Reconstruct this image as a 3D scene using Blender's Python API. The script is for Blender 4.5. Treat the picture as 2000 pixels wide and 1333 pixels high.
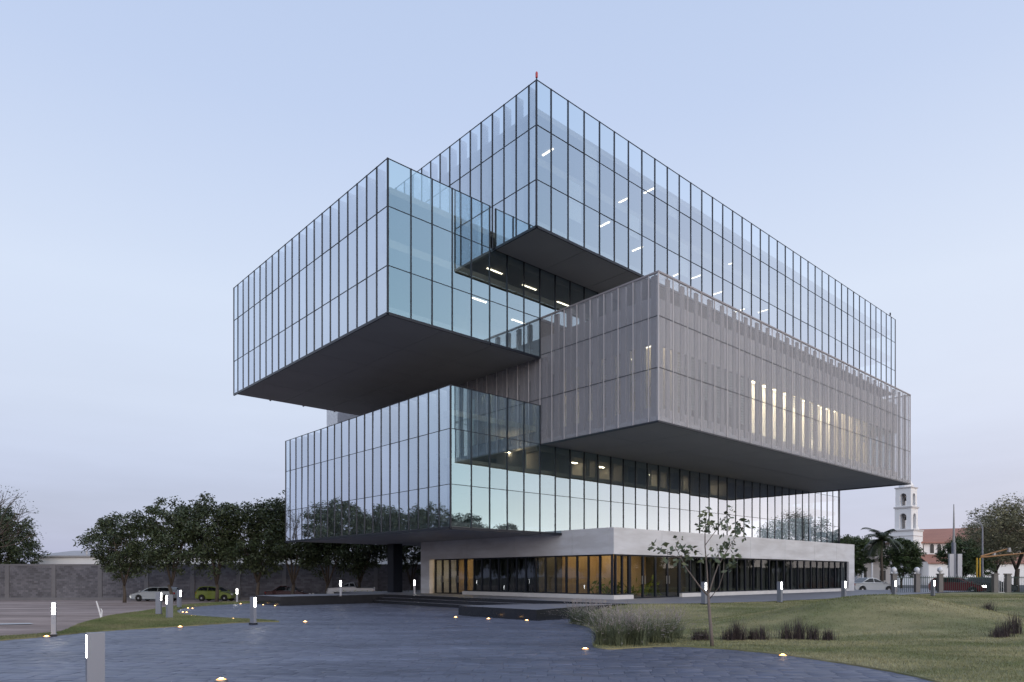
import bpy, bmesh, math, random
import numpy as np
from mathutils import Vector, Matrix
from mathutils.geometry import delaunay_2d_cdt
R = math.radians
random.seed(7); rng = np.random.default_rng(11)
scene = bpy.context.scene
for o in list(bpy.data.objects): bpy.data.objects.remove(o)

# ------------------------------------------------------------------ camera
EYE, F, HY, TH = 1.976, 1343.4, 1124.1, R(41.949)   # eye height, focal length in px of a 2000 px wide frame, horizon row, building heading
cam_d = bpy.data.cameras.new('camera'); cam = bpy.data.objects.new('camera', cam_d)
scene.collection.objects.link(cam); scene.camera = cam
cam.location = (0, 0, EYE); cam.rotation_euler = (R(90), 0, 0)
cam_d.sensor_width = 36; cam_d.lens = 36*F/2000; cam_d.shift_y = (HY-666.5)/2000
cam_d.clip_end = 3000; cam_d.clip_start = .1
scene.render.resolution_x, scene.render.resolution_y = 1024, 682

# ------------------------------------------------------------------ sky, sun, exposure
SUN_AZ, SUN_EL = R(156), R(14)          # clockwise from the viewing direction (+Y)
SUN_DIR = Vector((math.sin(SUN_AZ)*math.cos(SUN_EL), math.cos(SUN_AZ)*math.cos(SUN_EL), math.sin(SUN_EL)))
world = bpy.data.worlds.new('World'); scene.world = world; world.use_nodes = True
wt = world.node_tree; wn = wt.nodes; wl = wt.links; wn.clear()
def wnode(t, **k):
    n = wn.new(t)
    for a, b in k.items(): setattr(n, a, b)
    return n
def wmath(op, a, b=None, c=None):
    n = wnode('ShaderNodeMath', operation=op)
    for i, v in enumerate((a, b, c)):
        if v is None: continue
        if isinstance(v, (int, float)): n.inputs[i].default_value = v
        else: wl.new(v, n.inputs[i])
    return n.outputs[0]
def wvmul(col, fac_or_col, op='MULTIPLY'):
    n = wnode('ShaderNodeVectorMath', operation=op)
    for i, v in enumerate((col, fac_or_col)):
        if isinstance(v, tuple): n.inputs[i].default_value = v
        else: wl.new(v, n.inputs[i])
    return n.outputs[0]
tc = wnode('ShaderNodeTexCoord')
nrm = wnode('ShaderNodeVectorMath', operation='NORMALIZE'); wl.new(tc.outputs['Generated'], nrm.inputs[0])
sep = wnode('ShaderNodeSeparateXYZ'); wl.new(nrm.outputs[0], sep.inputs[0])
# thin streaky cloud near the horizon bends the elevation a little
mp = wnode('ShaderNodeMapping'); mp.inputs['Scale'].default_value = (1.1, 1.1, 6.5); wl.new(nrm.outputs[0], mp.inputs[0])
nz = wnode('ShaderNodeTexNoise'); nz.inputs['Scale'].default_value = 2.2; nz.inputs['Detail'].default_value = 6; nz.inputs['Roughness'].default_value = .55
wl.new(mp.outputs[0], nz.inputs['Vector'])
ramp = wnode('ShaderNodeValToRGB'); cr = ramp.color_ramp
stops = [(0.0, (.20, .22, .24)), (.47, (.30, .32, .38)), (.5, (.44, .49, .68)), (.53, (.49, .535, .715)), (.56, (.545, .59, .765)), (.61, (.68, .735, .88)), (.675, (.715, .785, .925)),
         (.775, (.565, .66, .87)), (.86, (.49, .595, .82)), (1.0, (.44, .54, .78))]
while len(cr.elements) < len(stops): cr.elements.new(.5)
for e, (p, c) in zip(cr.elements, stops): e.position = p; e.color = (*c, 1)
wl.new(wmath('MULTIPLY_ADD', sep.outputs[2], .5, .5), ramp.inputs[0])
dotn = wnode('ShaderNodeVectorMath', operation='DOT_PRODUCT'); wl.new(nrm.outputs[0], dotn.inputs[0]); dotn.inputs[1].default_value = SUN_DIR
g = dotn.outputs['Value']
side = wnode('ShaderNodeCombineXYZ')
for i, k in enumerate((.12, .095, .05)): wl.new(wmath('MULTIPLY_ADD', g, k, 1.0), side.inputs[i])
base = wvmul(ramp.outputs[0], side.outputs[0])
low = wmath('POWER', wmath('SUBTRACT', 1.0, wmath('ABSOLUTE', sep.outputs[2])), 7.0)
cl = wmath('MULTIPLY_ADD', wmath('MULTIPLY', wmath('SUBTRACT', nz.outputs['Fac'], .5), low), .75, 1.0)
base = wvmul(base, cl)
dotg = wnode('ShaderNodeVectorMath', operation='DOT_PRODUCT'); wl.new(nrm.outputs[0], dotg.inputs[0]); dotg.inputs[1].default_value = (math.sin(R(120)), math.cos(R(120)), .03)
glow = wmath('MULTIPLY', wmath('POWER', 2.718, wmath('MULTIPLY', wmath('SUBTRACT', dotg.outputs['Value'], 1.0), 2.8)), wmath('POWER', wmath('SUBTRACT', 1.0, wmath('ABSOLUTE', sep.outputs[2])), 6.0))   # afterglow round the set sun
gl = wnode('ShaderNodeCombineXYZ')
for i, k in enumerate((2.7, 2.1, 1.45)): wl.new(wmath('MULTIPLY', glow, k), gl.inputs[i])
skyc = wvmul(base, gl.outputs[0], 'ADD')
nis = wnode('ShaderNodeTexSky', sky_type='NISHITA', sun_disc=False); nis.sun_elevation = R(3); nis.sun_rotation = SUN_AZ
bg1 = wnode('ShaderNodeBackground'); wl.new(skyc, bg1.inputs[0]); bg1.inputs[1].default_value = .95
bg2 = wnode('ShaderNodeBackground'); wl.new(nis.outputs[0], bg2.inputs[0]); bg2.inputs[1].default_value = .025
ad = wnode('ShaderNodeAddShader'); wl.new(bg1.outputs[0], ad.inputs[0]); wl.new(bg2.outputs[0], ad.inputs[1])
wo = wnode('ShaderNodeOutputWorld'); wl.new(ad.outputs[0], wo.inputs[0])
sd = bpy.data.lights.new('sun', 'SUN'); sd.energy = 1.05; sd.angle = R(40); sd.color = (1, .96, .93)
sun = bpy.data.objects.new('sun', sd); scene.collection.objects.link(sun)
sun.rotation_euler = SUN_DIR.to_track_quat('Z', 'Y').to_euler(); sun.location = SUN_DIR*100
vs = scene.view_settings; vs.view_transform = 'Standard'; vs.look = 'None'; vs.exposure = .08; vs.gamma = 1; vs.use_curve_mapping = False
scene.cycles.max_bounces = 10; scene.cycles.transparent_max_bounces = 24; scene.cycles.glossy_bounces = 5; scene.cycles.diffuse_bounces = 3
scene.cycles.sample_clamp_indirect = 4; scene.cycles.use_denoising = True; scene.cycles.caustics_reflective = False

# ------------------------------------------------------------------ materials
def mat(name, col, rough=.7, metal=0, spec=.5, noise=None, bump=None, coat=0, island=0, objrand=0, aniso_scale=(1, 1, 1), col2=None, patch=.3):
    """Principled material; noise=(scale, amount, detail) varies the colour, bump=(scale, strength); island/objrand vary it per piece."""
    m = bpy.data.materials.new(name); m.use_nodes = True; t = m.node_tree; b = t.nodes['Principled BSDF']
    b.inputs['Roughness'].default_value = rough; b.inputs['Metallic'].default_value = metal
    b.inputs['Specular IOR Level'].default_value = spec; b.inputs['Coat Weight'].default_value = coat
    b.inputs['Base Color'].default_value = (*col, 1)
    val = None
    def add(v, lo, hi):
        nonlocal val
        mr = t.nodes.new('ShaderNodeMapRange'); t.links.new(v, mr.inputs[0]); mr.inputs[3].default_value = lo; mr.inputs[4].default_value = hi
        if val is None: val = mr.outputs[0]
        else:
            mm = t.nodes.new('ShaderNodeMath'); mm.operation = 'MULTIPLY'; t.links.new(val, mm.inputs[0]); t.links.new(mr.outputs[0], mm.inputs[1]); val = mm.outputs[0]
    vec = None
    if noise or bump:
        c = t.nodes.new('ShaderNodeTexCoord'); mpn = t.nodes.new('ShaderNodeMapping'); mpn.inputs['Scale'].default_value = aniso_scale
        t.links.new(c.outputs['Object'], mpn.inputs[0]); vec = mpn.outputs[0]
    if noise:
        n = t.nodes.new('ShaderNodeTexNoise'); n.inputs['Scale'].default_value = noise[0]; n.inputs['Detail'].default_value = noise[2] if len(noise) > 2 else 6
        t.links.new(vec, n.inputs['Vector']); add(n.outputs['Fac'], 1-noise[1]*1.6, 1+noise[1]*1.6)
        n2 = t.nodes.new('ShaderNodeTexNoise'); n2.inputs['Scale'].default_value = noise[0]*.13; n2.inputs['Detail'].default_value = 4
        t.links.new(vec, n2.inputs['Vector']); add(n2.outputs['Fac'], 1-noise[1]*1.3, 1+noise[1]*1.3)
    if island:
        gn = t.nodes.new('ShaderNodeNewGeometry'); add(gn.outputs['Random Per Island'], 1-island, 1+island)
    if objrand:
        oi = t.nodes.new('ShaderNodeObjectInfo'); add(oi.outputs['Random'], 1-objrand, 1+objrand)
    if val is not None:
        v = t.nodes.new('ShaderNodeVectorMath'); v.operation = 'SCALE'; v.inputs[0].default_value = col; t.links.new(val, v.inputs['Scale'])
        if col2:
            n = t.nodes.new('ShaderNodeTexNoise'); n.inputs['Scale'].default_value = patch; n.inputs['Detail'].default_value = 5; n.inputs['Roughness'].default_value = .6; t.links.new(vec, n.inputs['Vector'])
            mr = t.nodes.new('ShaderNodeMapRange'); t.links.new(n.outputs['Fac'], mr.inputs[0]); mr.inputs[1].default_value = .38; mr.inputs[2].default_value = .62
            mc = t.nodes.new('ShaderNodeMix'); mc.data_type = 'RGBA'; t.links.new(mr.outputs[0], mc.inputs['Factor']); mc.inputs['A'].default_value = (*col, 1); mc.inputs['B'].default_value = (*col2, 1); t.links.new(mc.outputs['Result'], v.inputs[0])
        t.links.new(v.outputs[0], b.inputs['Base Color'])
    if bump:
        n = t.nodes.new('ShaderNodeTexNoise'); n.inputs['Scale'].default_value = bump[0]; n.inputs['Detail'].default_value = 8
        t.links.new(vec, n.inputs['Vector']); bp = t.nodes.new('ShaderNodeBump'); bp.inputs['Strength'].default_value = bump[1]; bp.inputs['Distance'].default_value = .02
        t.links.new(n.outputs['Fac'], bp.inputs['Height']); t.links.new(bp.outputs[0], b.inputs['Normal'])
    return m
def emat(name, col, strength):
    m = bpy.data.materials.new(name); m.use_nodes = True; t = m.node_tree; t.nodes.clear()
    e = t.nodes.new('ShaderNodeEmission'); e.inputs[0].default_value = (*col, 1); e.inputs[1].default_value = strength
    o = t.nodes.new('ShaderNodeOutputMaterial'); t.links.new(e.outputs[0], o.inputs[0]); return m
def glass_mat(name, r0, teal, neutral, through, k=1.0):
    """Coated facade glass: part mirror, part clear; the coating looks greener seen square on and neutral at a slant."""
    m = bpy.data.materials.new(name); m.use_nodes = True; t = m.node_tree; t.nodes.clear(); N = t.nodes.new; L = t.links.new
    lw = N('ShaderNodeLayerWeight'); lw.inputs['Blend'].default_value = .5
    mr = N('ShaderNodeMapRange'); L(lw.outputs['Facing'], mr.inputs[0]); mr.inputs[1].default_value = .15; mr.inputs[2].default_value = .50
    mc = N('ShaderNodeMix'); mc.data_type = 'RGBA'; L(mr.outputs[0], mc.inputs['Factor']); mc.inputs['A'].default_value = (*teal, 1); mc.inputs['B'].default_value = (*neutral, 1)
    oi = N('ShaderNodeObjectInfo'); orr = N('ShaderNodeMapRange'); L(oi.outputs['Random'], orr.inputs[0]); orr.inputs[3].default_value = .93; orr.inputs[4].default_value = 1.04
    tn = N('ShaderNodeVectorMath'); tn.operation = 'SCALE'; L(mc.outputs['Result'], tn.inputs[0]); L(orr.outputs[0], tn.inputs['Scale'])   # batches of glass differ a little
    gl = N('ShaderNodeBsdfGlossy'); gl.inputs['Roughness'].default_value = .012; L(tn.outputs[0], gl.inputs['Color'])
    tcn = N('ShaderNodeTexCoord'); nzn = N('ShaderNodeTexNoise'); nzn.inputs['Scale'].default_value = .9; nzn.inputs['Detail'].default_value = 1; L(tcn.outputs['Object'], nzn.inputs['Vector'])
    bp = N('ShaderNodeBump'); bp.inputs['Strength'].default_value = .25; bp.inputs['Distance'].default_value = .004; L(nzn.outputs['Fac'], bp.inputs['Height']); L(bp.outputs[0], gl.inputs['Normal'])
    tr = N('ShaderNodeBsdfTransparent'); tr.inputs[0].default_value = (*through, 1)
    pw = N('ShaderNodeMath'); pw.operation = 'POWER'; L(lw.outputs['Facing'], pw.inputs[0]); pw.inputs[1].default_value = 2.0
    fm = N('ShaderNodeMath'); fm.operation = 'MULTIPLY_ADD'; L(pw.outputs[0], fm.inputs[0]); fm.inputs[1].default_value = k; fm.inputs[2].default_value = r0; fm.use_clamp = True
    mx = N('ShaderNodeMixShader'); L(fm.outputs[0], mx.inputs[0]); L(tr.outputs[0], mx.inputs[1]); L(gl.outputs[0], mx.inputs[2])
    o = N('ShaderNodeOutputMaterial'); L(mx.outputs[0], o.inputs[0]); return m
def clear_mat(name, col):
    m = bpy.data.materials.new(name); m.use_nodes = True; t = m.node_tree; t.nodes.clear()
    e = t.nodes.new('ShaderNodeBsdfTransparent'); e.inputs[0].default_value = (*col, 1)
    o = t.nodes.new('ShaderNodeOutputMaterial'); t.links.new(e.outputs[0], o.inputs[0]); return m
def mesh_screen(name, col, open_):
    """Perforated metal sheet, its holes far below a pixel: even part-cover."""
    m = bpy.data.materials.new(name); m.use_nodes = True; t = m.node_tree; b = t.nodes['Principled BSDF']
    b.inputs['Base Color'].default_value = (*col, 1); b.inputs['Roughness'].default_value = .55; b.inputs['Metallic'].default_value = .2
    tr = t.nodes.new('ShaderNodeBsdfTransparent'); mx = t.nodes.new('ShaderNodeMixShader'); mx.inputs[0].default_value = open_
    t.links.new(b.outputs[0], mx.inputs[1]); t.links.new(tr.outputs[0], mx.inputs[2]); t.links.new(mx.outputs[0], t.nodes['Material Output'].inputs[0]); return m

M = dict(
    glass=glass_mat('facade_glass', .50, (.40, .68, .82), (.83, .90, 1.0), (.90, .95, .95), .80),
    dglass=glass_mat('ground_floor_glass', .05, (.8, .9, 1), (.9, .95, 1), (.62, .64, .64), .16),
    clear=clear_mat('glass_edge', (.93, .97, .96)),
    black=mat('black_aluminium', (.012, .016, .026), .35, .3),
    soffit=mat('soffit_panel', (.31, .315, .34), .6, noise=(.6, .05)),
    slab=mat('slab_edge', (.22, .23, .24), .8),
    ceil=mat('ceiling', (.36, .33, .29), .8),
    floor=mat('office_floor', (.10, .095, .09), .7),
    core=mat('core_wall', (.33, .31, .29), .8, noise=(.5, .1)),
    roof=mat('roof_upstand', (.42, .44, .48), .8),
    concrete=mat('concrete', (.65, .66, .695), .85, noise=(1.1, .10, 8), bump=(30, .15), col2=(.54, .54, .56), patch=.9, aniso_scale=(.35, .35, 1.6), objrand=.04),
    concrete2=mat('kerb_concrete', (.58, .57, .57), .85, noise=(3, .07)),
    screen=mesh_screen('perforated_screen', (.56, .565, .615), .76),
    rail=mat('screen_rail', (.30, .28, .30), .5, .3),
    pil=mat('screen_post', (.23, .225, .24), .7),
    joint=mat('screen_joint', (.50, .48, .50), .5, .2),
    inwall=mat('inner_wall', (.42, .415, .43), .8, noise=(.4, .08)),
    warmwall=mat('timber_panel', (.50, .34, .18), .6, noise=(3, .12), aniso_scale=(3, 3, .3)),
    plant=mat('indoor_plant', (.13, .17, .02), .6),
    strip=emat('light_strip', (1, .86, .66), 6.5),
    warmpanel=emat('lobby_light', (1, .76, .44), 10.0),
    stripwarm=emat('office_light', (1, .80, .54), 24),
    stripsoft=emat('soft_office_light', (1, .80, .54), 17),
    blind=mat('roller_blind', (.55, .56, .58), .9), curtain=mat('curtain_cloth', (.20, .165, .11), .9),
    beacon=mat('beacon_red', (.45, .05, .05), .4),
    dkstone=mat('dark_stone', (.018, .020, .026), .14, noise=(1.5, .15)),
    mortar=mat('paving_joint', (.085, .092, .125), .95),
    paver=mat('slate_paver', (.135, .148, .205), .46, noise=(4, .22, 8), bump=(9, .35), island=.12, objrand=.05, aniso_scale=(.45, 1.6, 1), col2=(.092, .102, .145), patch=.3),
    tread=mat('platform_paving', (.22, .225, .265), .5, noise=(2.2, .16, 8), bump=(14, .2)),
    lot=mat('dirt_lot', (.38, .295, .265), .95, noise=(1.3, .30, 10), bump=(9, .9), col2=(.22, .165, .145), patch=.2, aniso_scale=(.5, 1.6, 1)),
    ground=mat('bare_ground', (.12, .11, .10), .95, noise=(.2, .2)),
    asphalt=mat('asphalt', (.06, .06, .065), .9, noise=(2, .15)),
    soil=mat('lawn_soil', (.29, .26, .14), .95, noise=(.9, .30, 9), bump=(25, .5), col2=(.16, .17, .075), patch=.22, aniso_scale=(1, 2.2, 1)),
    grass=mat('grass_blade', (.33, .305, .165), .8, island=.4, noise=(.8, .22, 5), col2=(.15, .17, .065), patch=.22, aniso_scale=(1, 2.2, 1)),
    grass2=mat('verge_blade', (.205, .20, .105), .8, island=.45, noise=(.5, .2, 5), col2=(.13, .165, .06), patch=.4),
    fgrass=mat('fountain_grass_blade', (.13, .15, .085), .7, island=.5),
    plume=mat('fountain_grass_plume', (.38, .325, .32), .9, island=.3),
    pgrass=mat('purple_grass_blade', (.050, .036, .037), .7, island=.5),
    bollard=mat('bollard_metal', (.24, .255, .30), .45, .35),
    lamp=emat('bollard_lens', (1, .98, .93), 16),
    uplens=emat('uplight_lens', (1, .60, .22), 16),
    uphalo=emat('uplight_halo', (1, .42, .11), 4.0),
    steel=mat('steel_ring', (.3, .3, .3), .4, .8),
    bark=mat('bark', (.085, .068, .055), .9, noise=(6, .2)),
    ybark=mat('young_bark', (.17, .14, .125), .85, noise=(9, .2)),
    leafd=mat('dark_leaf', (.043, .060, .025), .55, island=.55),
    leafm=mat('mid_leaf', (.055, .085, .028), .55, island=.5),
    leafy=mat('young_leaf', (.085, .105, .055), .45, island=.4),
    leafo=mat('olive_leaf', (.17, .165, .095), .7, island=.4),
    palm=mat('palm_leaf', (.045, .060, .026), .5, island=.4),
    block=mat('concrete_block', (.135, .132, .148), .92, noise=(.5, .25), island=.26),
    pilaster=mat('wall_pilaster', (.165, .16, .17), .9, noise=(2, .12)),
    white=mat('white_render', (.80, .80, .81), .8, noise=(.7, .04)),
    whited=mat('white_trim', (.52, .50, .50), .8),
    roofm=mat('roof_sheet', (.36, .34, .34), .6, noise=(1, .06)),
    tile=mat('roof_tile', (.33, .165, .125), .8, noise=(2.5, .14), aniso_scale=(1, 1, 4)),
    dark=mat('dark_opening', (.012, .012, .016), .5),
    pillar=mat('fence_pillar', (.20, .185, .175), .85, noise=(5, .12)),
    fence=mat('green_rail', (.012, .045, .035), .5),
    globe=mat('globe_lamp', (.75, .76, .8), .25),
    yellow=mat('yellow_paint', (.55, .34, .03), .5), orange=mat('orange_paint', (.36, .19, .08), .5),
    pole=mat('concrete_pole', (.42, .41, .41), .8), billboard=mat('pale_board', (.62, .61, .62), .7),
    tyre=mat('tyre', (.012, .012, .012), .8), rim=mat('rim', (.45, .46, .48), .3, .8), carglass=mat('car_glass', (.008, .010, .013), .05),
    chead=emat('car_headlight_on', (1, .95, .85), 20), clens=mat('car_lens', (.6, .6, .62), .1), ctail=mat('car_tail_lens', (.35, .01, .01), .15),
    hedge=mat('hedge_leaf', (.14, .145, .05), .7, island=.4),
    bronze=mat('bell_bronze', (.05, .045, .035), .5, .6), marking=mat('white_marking', (.5, .5, .5), .9), stick=mat('white_stick', (.70, .70, .70), .6),
)
def paint(name, c): return mat(name, c, .25, .25, coat=.8)

# ------------------------------------------------------------------ helpers
C = scene.collection
def tag(o, label=None, cat=None, group=None, kind=None):
    for k, v in (('label', label), ('category', cat), ('group', group), ('kind', kind)):
        if v: o[k] = v
    return o
def empty(name, loc=(0, 0, 0), rz=0, parent=None):
    o = bpy.data.objects.new(name, None); C.objects.link(o); o.location = loc; o.rotation_euler = (0, 0, rz); o.empty_display_size = .2
    if parent: o.parent = parent
    return o
def link(name, me, parent=None, loc=(0, 0, 0), rot=(0, 0, 0)):
    o = bpy.data.objects.new(name, me); C.objects.link(o); o.location = loc; o.rotation_euler = rot
    if parent: o.parent = parent
    return o
class MB:
    """Collects shapes for one mesh."""
    def __init__(s): s.v = []; s.f = []; s.m = []
    def quad(s, pts, mi=0):
        n = len(s.v); s.v += [tuple(p) for p in pts]; s.f.append(tuple(range(n, n+len(pts)))); s.m.append(mi); return s
    def box(s, x0, x1, y0, y1, z0, z1, mi=0):
        n = len(s.v); s.v += [(x, y, z) for z in (z0, z1) for y in (y0, y1) for x in (x0, x1)]
        s.f += [tuple(n+i for i in q) for q in ((0, 2, 3, 1), (4, 5, 7, 6), (0, 1, 5, 4), (1, 3, 7, 5), (3, 2, 6, 7), (2, 0, 4, 6))]; s.m += [mi]*6; return s
    def tube(s, pts, rad, seg=6, mi=0, cap=True):
        pts = [Vector(p) for p in pts]; n0 = len(s.v); up = Vector((.13, .31, .94))
        for i, p in enumerate(pts):
            d = (pts[min(i+1, len(pts)-1)]-pts[max(i-1, 0)]).normalized(); a = d.cross(up)
            if a.length < 1e-3: a = d.cross(Vector((1, 0, 0)))
            a.normalize(); b = d.cross(a); r = rad[i] if isinstance(rad, (list, tuple)) else rad
            s.v += [tuple(p+a*r*math.cos(2*math.pi*k/seg)+b*r*math.sin(2*math.pi*k/seg)) for k in range(seg)]
        for i in range(len(pts)-1):
            for k in range(seg):
                a = n0+i*seg+k; b = n0+i*seg+(k+1) % seg; s.f.append((a, b, b+seg, a+seg)); s.m.append(mi)
        if cap:
            s.f.append(tuple(n0+k for k in range(seg))[::-1]); s.m.append(mi)
            e = n0+(len(pts)-1)*seg; s.f.append(tuple(e+k for k in range(seg))); s.m.append(mi)
        return s
    def lathe(s, prof, seg=12, c=(0, 0, 0), mi=0, sx=1, sy=1):
        n0 = len(s.v)
        for r, z in prof: s.v += [(c[0]+sx*r*math.cos(2*math.pi*k/seg), c[1]+sy*r*math.sin(2*math.pi*k/seg), c[2]+z) for k in range(seg)]
        for i in range(len(prof)-1):
            for k in range(seg):
                a = n0+i*seg+k; b = n0+i*seg+(k+1) % seg; s.f.append((a, b, b+seg, a+seg)); s.m.append(mi)
        s.f.append(tuple(n0+k for k in range(seg))[::-1]); s.m.append(mi)
        e = n0+(len(prof)-1)*seg; s.f.append(tuple(e+k for k in range(seg))); s.m.append(mi); return s
    def prism(s, outline, y0, y1, mi=0, taper=0):
        """outline of (x, z) pushed along y"""
        n0 = len(s.v); k = len(outline)
        s.v += [(x, y0, z) for x, z in outline]+[(x, y1, z) for x, z in outline]
        s.f.append(tuple(range(n0, n0+k))); s.f.append(tuple(range(n0+2*k-1, n0+k-1, -1))); s.m += [mi, mi]
        for i in range(k): j = (i+1) % k; s.f.append((n0+j, n0+i, n0+k+i, n0+k+j)); s.m.append(mi)
        return s
    def mesh(s, name, mats, smooth=False):
        me = bpy.data.meshes.new(name); me.from_pydata(s.v, [], s.f)
        for m in (mats if isinstance(mats, (list, tuple)) else [mats]): me.materials.append(m)
        if len(me.materials) > 1: me.polygons.foreach_set('material_index', s.m)
        if smooth: me.polygons.foreach_set('use_smooth', [True]*len(me.polygons))
        me.update(); return me
    def build(s, name, mats, parent=None, loc=(0, 0, 0), rot=(0, 0, 0), smooth=False): return link(name, s.mesh(name, mats, smooth), parent, loc, rot)
def tris(name, V, mats):
    """V: n x k x 3 numpy array of separate faces (k = 3 or 4)."""
    n, k = V.shape[:2]; me = bpy.data.meshes.new(name); me.vertices.add(n*k); me.vertices.foreach_set('co', V.reshape(-1).astype(np.float32))
    me.loops.add(n*k); me.loops.foreach_set('vertex_index', np.arange(n*k, dtype=np.int32))
    me.polygons.add(n); me.polygons.foreach_set('loop_start', np.arange(0, n*k, k, dtype=np.int32))
    for m in (mats if isinstance(mats, (list, tuple)) else [mats]): me.materials.append(m)
    me.update(calc_edges=True); return me
def px(x, y, z=0.):
    """ground point at height z seen at photo pixel (x, y)"""
    Y = (EYE-z)*F/(y-HY); return Vector(((x-1000)/F*Y, Y, z))
def at(x, y, Y): return Vector(((x-1000)/F*Y, Y, EYE-(y-HY)/F*Y))
CT, ST = math.cos(TH), math.sin(TH)
def uv(u, v, z=0.): return Vector((u*CT-v*ST, u*ST+v*CT, z))
def v_at(u, x): k = (x-1000)/F; return (u*CT-k*u*ST)/(ST+k*CT)
def u_at(v, x): k = (x-1000)/F; return (v*ST+k*v*CT)/(CT-k*ST)
def inside(poly, x, y):
    c = False; n = len(poly); j = n-1
    for i in range(n):
        xi, yi = poly[i][0], poly[i][1]; xj, yj = poly[j][0], poly[j][1]
        if (yi > y) != (yj > y) and x < (xj-xi)*(y-yi)/(yj-yi)+xi: c = not c
        j = i
    return c
def inside_np(poly, X, Y):
    c = np.zeros(X.shape, bool); n = len(poly); j = n-1
    for i in range(n):
        xi, yi = poly[i][0], poly[i][1]; xj, yj = poly[j][0], poly[j][1]
        if yi != yj: c ^= ((yi > Y) != (yj > Y)) & (X < (xj-xi)*(Y-yi)/(yj-yi)+xi)
        j = i
    return c
def dist_np(line, X, Y):
    d = np.full(X.shape, 1e9)
    for (ax, ay), (bx, by) in zip(line[:-1], line[1:]):
        L2 = (bx-ax)**2+(by-ay)**2+1e-9; t = np.clip(((X-ax)*(bx-ax)+(Y-ay)*(by-ay))/L2, 0, 1)
        d = np.minimum(d, np.hypot(X-ax-t*(bx-ax), Y-ay-t*(by-ay)))
    return d
def smooth_line(pts, n=6):
    """Catmull-Rom through 2-D points"""
    P = [Vector(p[:2]) for p in pts]; out = []
    for i in range(len(P)-1):
        p0, p1, p2, p3 = P[max(i-1, 0)], P[i], P[i+1], P[min(i+2, len(P)-1)]
        for k in range(n):
            t = k/n; out.append(tuple(.5*((2*p1)+(p2-p0)*t+(2*p0-5*p1+4*p2-p3)*t*t+(3*p1-p0-3*p2+p3)*t**3)))
    out.append(tuple(P[-1])); return out
def sheet(name, poly, step, hfun, material, parent=None, skirt=.12):
    """polygon filled with a height field, with a small skirt down its rim"""
    X0, X1 = min(p[0] for p in poly), max(p[0] for p in poly); Y0, Y1 = min(p[1] for p in poly), max(p[1] for p in poly)
    gx, gy = np.meshgrid(np.arange(X0, X1, step), np.arange(Y0, Y1, step)); gx = gx.ravel()+rng.uniform(-.2, .2, gx.size)*step; gy = gy.ravel()+rng.uniform(-.2, .2, gy.size)*step
    ok = inside_np(poly, gx, gy) & (dist_np([p[:2] for p in poly]+[poly[0][:2]], gx, gy) > step*.35)
    pts = [Vector((p[0], p[1])) for p in poly]+[Vector((a, b)) for a, b in zip(gx[ok], gy[ok])]
    n = len(poly); vs_, es_, fs_, *_ = delaunay_2d_cdt(pts, [(i, (i+1) % n) for i in range(n)], [], 1, 1e-4)
    vx = np.array([v.x for v in vs_]); vy = np.array([v.y for v in vs_]); h = hfun(vx, vy)
    mb = MB(); mb.v = list(zip(vx.tolist(), vy.tolist(), h.tolist())); mb.f = [tuple(f) for f in fs_]; mb.m = [0]*len(mb.f)
    if skirt:
        for i in range(n):
            a, b = poly[i], poly[(i+1) % n]; ha, hb = hfun(np.array([a[0], b[0]]), np.array([a[1], b[1]]))
            mb.quad([(a[0], a[1], ha-skirt), (b[0], b[1], hb-skirt), (b[0], b[1], hb), (a[0], a[1], ha)])
    o = mb.build(name, material, parent)
    me = o.data; bm = bmesh.new(); bm.from_mesh(me); bmesh.ops.recalc_face_normals(bm, faces=bm.faces); bm.to_mesh(me); bm.free()
    me.polygons.foreach_set('use_smooth', [True]*len(me.polygons)); return o
def copy_tree(o, parent=None):
    c = o.copy(); C.objects.link(c); c.parent = parent
    for ch in list(o.children): copy_tree(ch, c)
    return c

# ================================================================== GROUND
PLAT = .60
mb = MB(); n = 48
mb.quad([(700*math.cos(2*math.pi*k/n), 60+700*math.sin(2*math.pi*k/n), -.9) for k in range(n)])
tag(mb.build('ground', M['ground']), kind='structure')
def lot_h(x, y):
    t = np.clip((y-30)/32, 0, 1); return -.05-.60*t*t*(3-2*t)+.015*np.sin(x*1.3)*np.sin(y*.9)
sheet('parking_lot', [(-130, 8), (4, 8), (4, 79), (-130, 79)], 1.5, lot_h, M['lot'], skirt=0)['kind'] = 'structure'
st = sheet('street', [(14, 44), (160, 20), (160, 118), (14, 118)], 3, lambda x, y: .30+0*x, M['asphalt'], skirt=.5); st['kind'] = 'structure'

# outline of the paved plaza
left_edge = [px(x, y) for x, y in ((-300, 1282), (-120, 1263), (0, 1252), (91, 1244), (200, 1233.5), (352, 1224.5), (455, 1217.5), (520, 1215.5))]
tip = [px(545, 1215), ]
arm = [px(x, y) for x, y in ((500, 1211.5), (455, 1209.5), (400, 1206), (362, 1202), (346, 1197), (350, 1191), (375, 1186), (430, 1182), (500, 1178.5))]
right_edge = [px(x, y) for x, y in ((1112, 1217), (1150, 1226), (1166, 1244), (1158, 1262), (1185, 1268.5), (1240, 1266.5), (1310, 1263.5), (1390, 1267), (1500, 1276.5), (1640, 1296), (1740, 1313), (1830, 1333), (1920, 1362), (2050, 1430))]
LE = smooth_line(left_edge+tip+arm, 4); RE = smooth_line(right_edge, 4)
plaza_poly = [(-17, 1)]+LE+[(-17, 52), (-12, 52), (10, 40), (8, 33.5)]+[(3.4, 31.5)]+RE+[(9, 1)]
plaza = sheet('plaza', [(-19, 1)]+[(x-.6, y) for x, y in LE]+[(-14, 54), (10, 42), (9, 33), (4, 30)]+[(x+.5, y-.1) for x, y in RE]+[(10, 1)], 2.0, lambda x, y: -.02+0*x, M['mortar'], skirt=0)
plaza['kind'] = 'structure'
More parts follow.
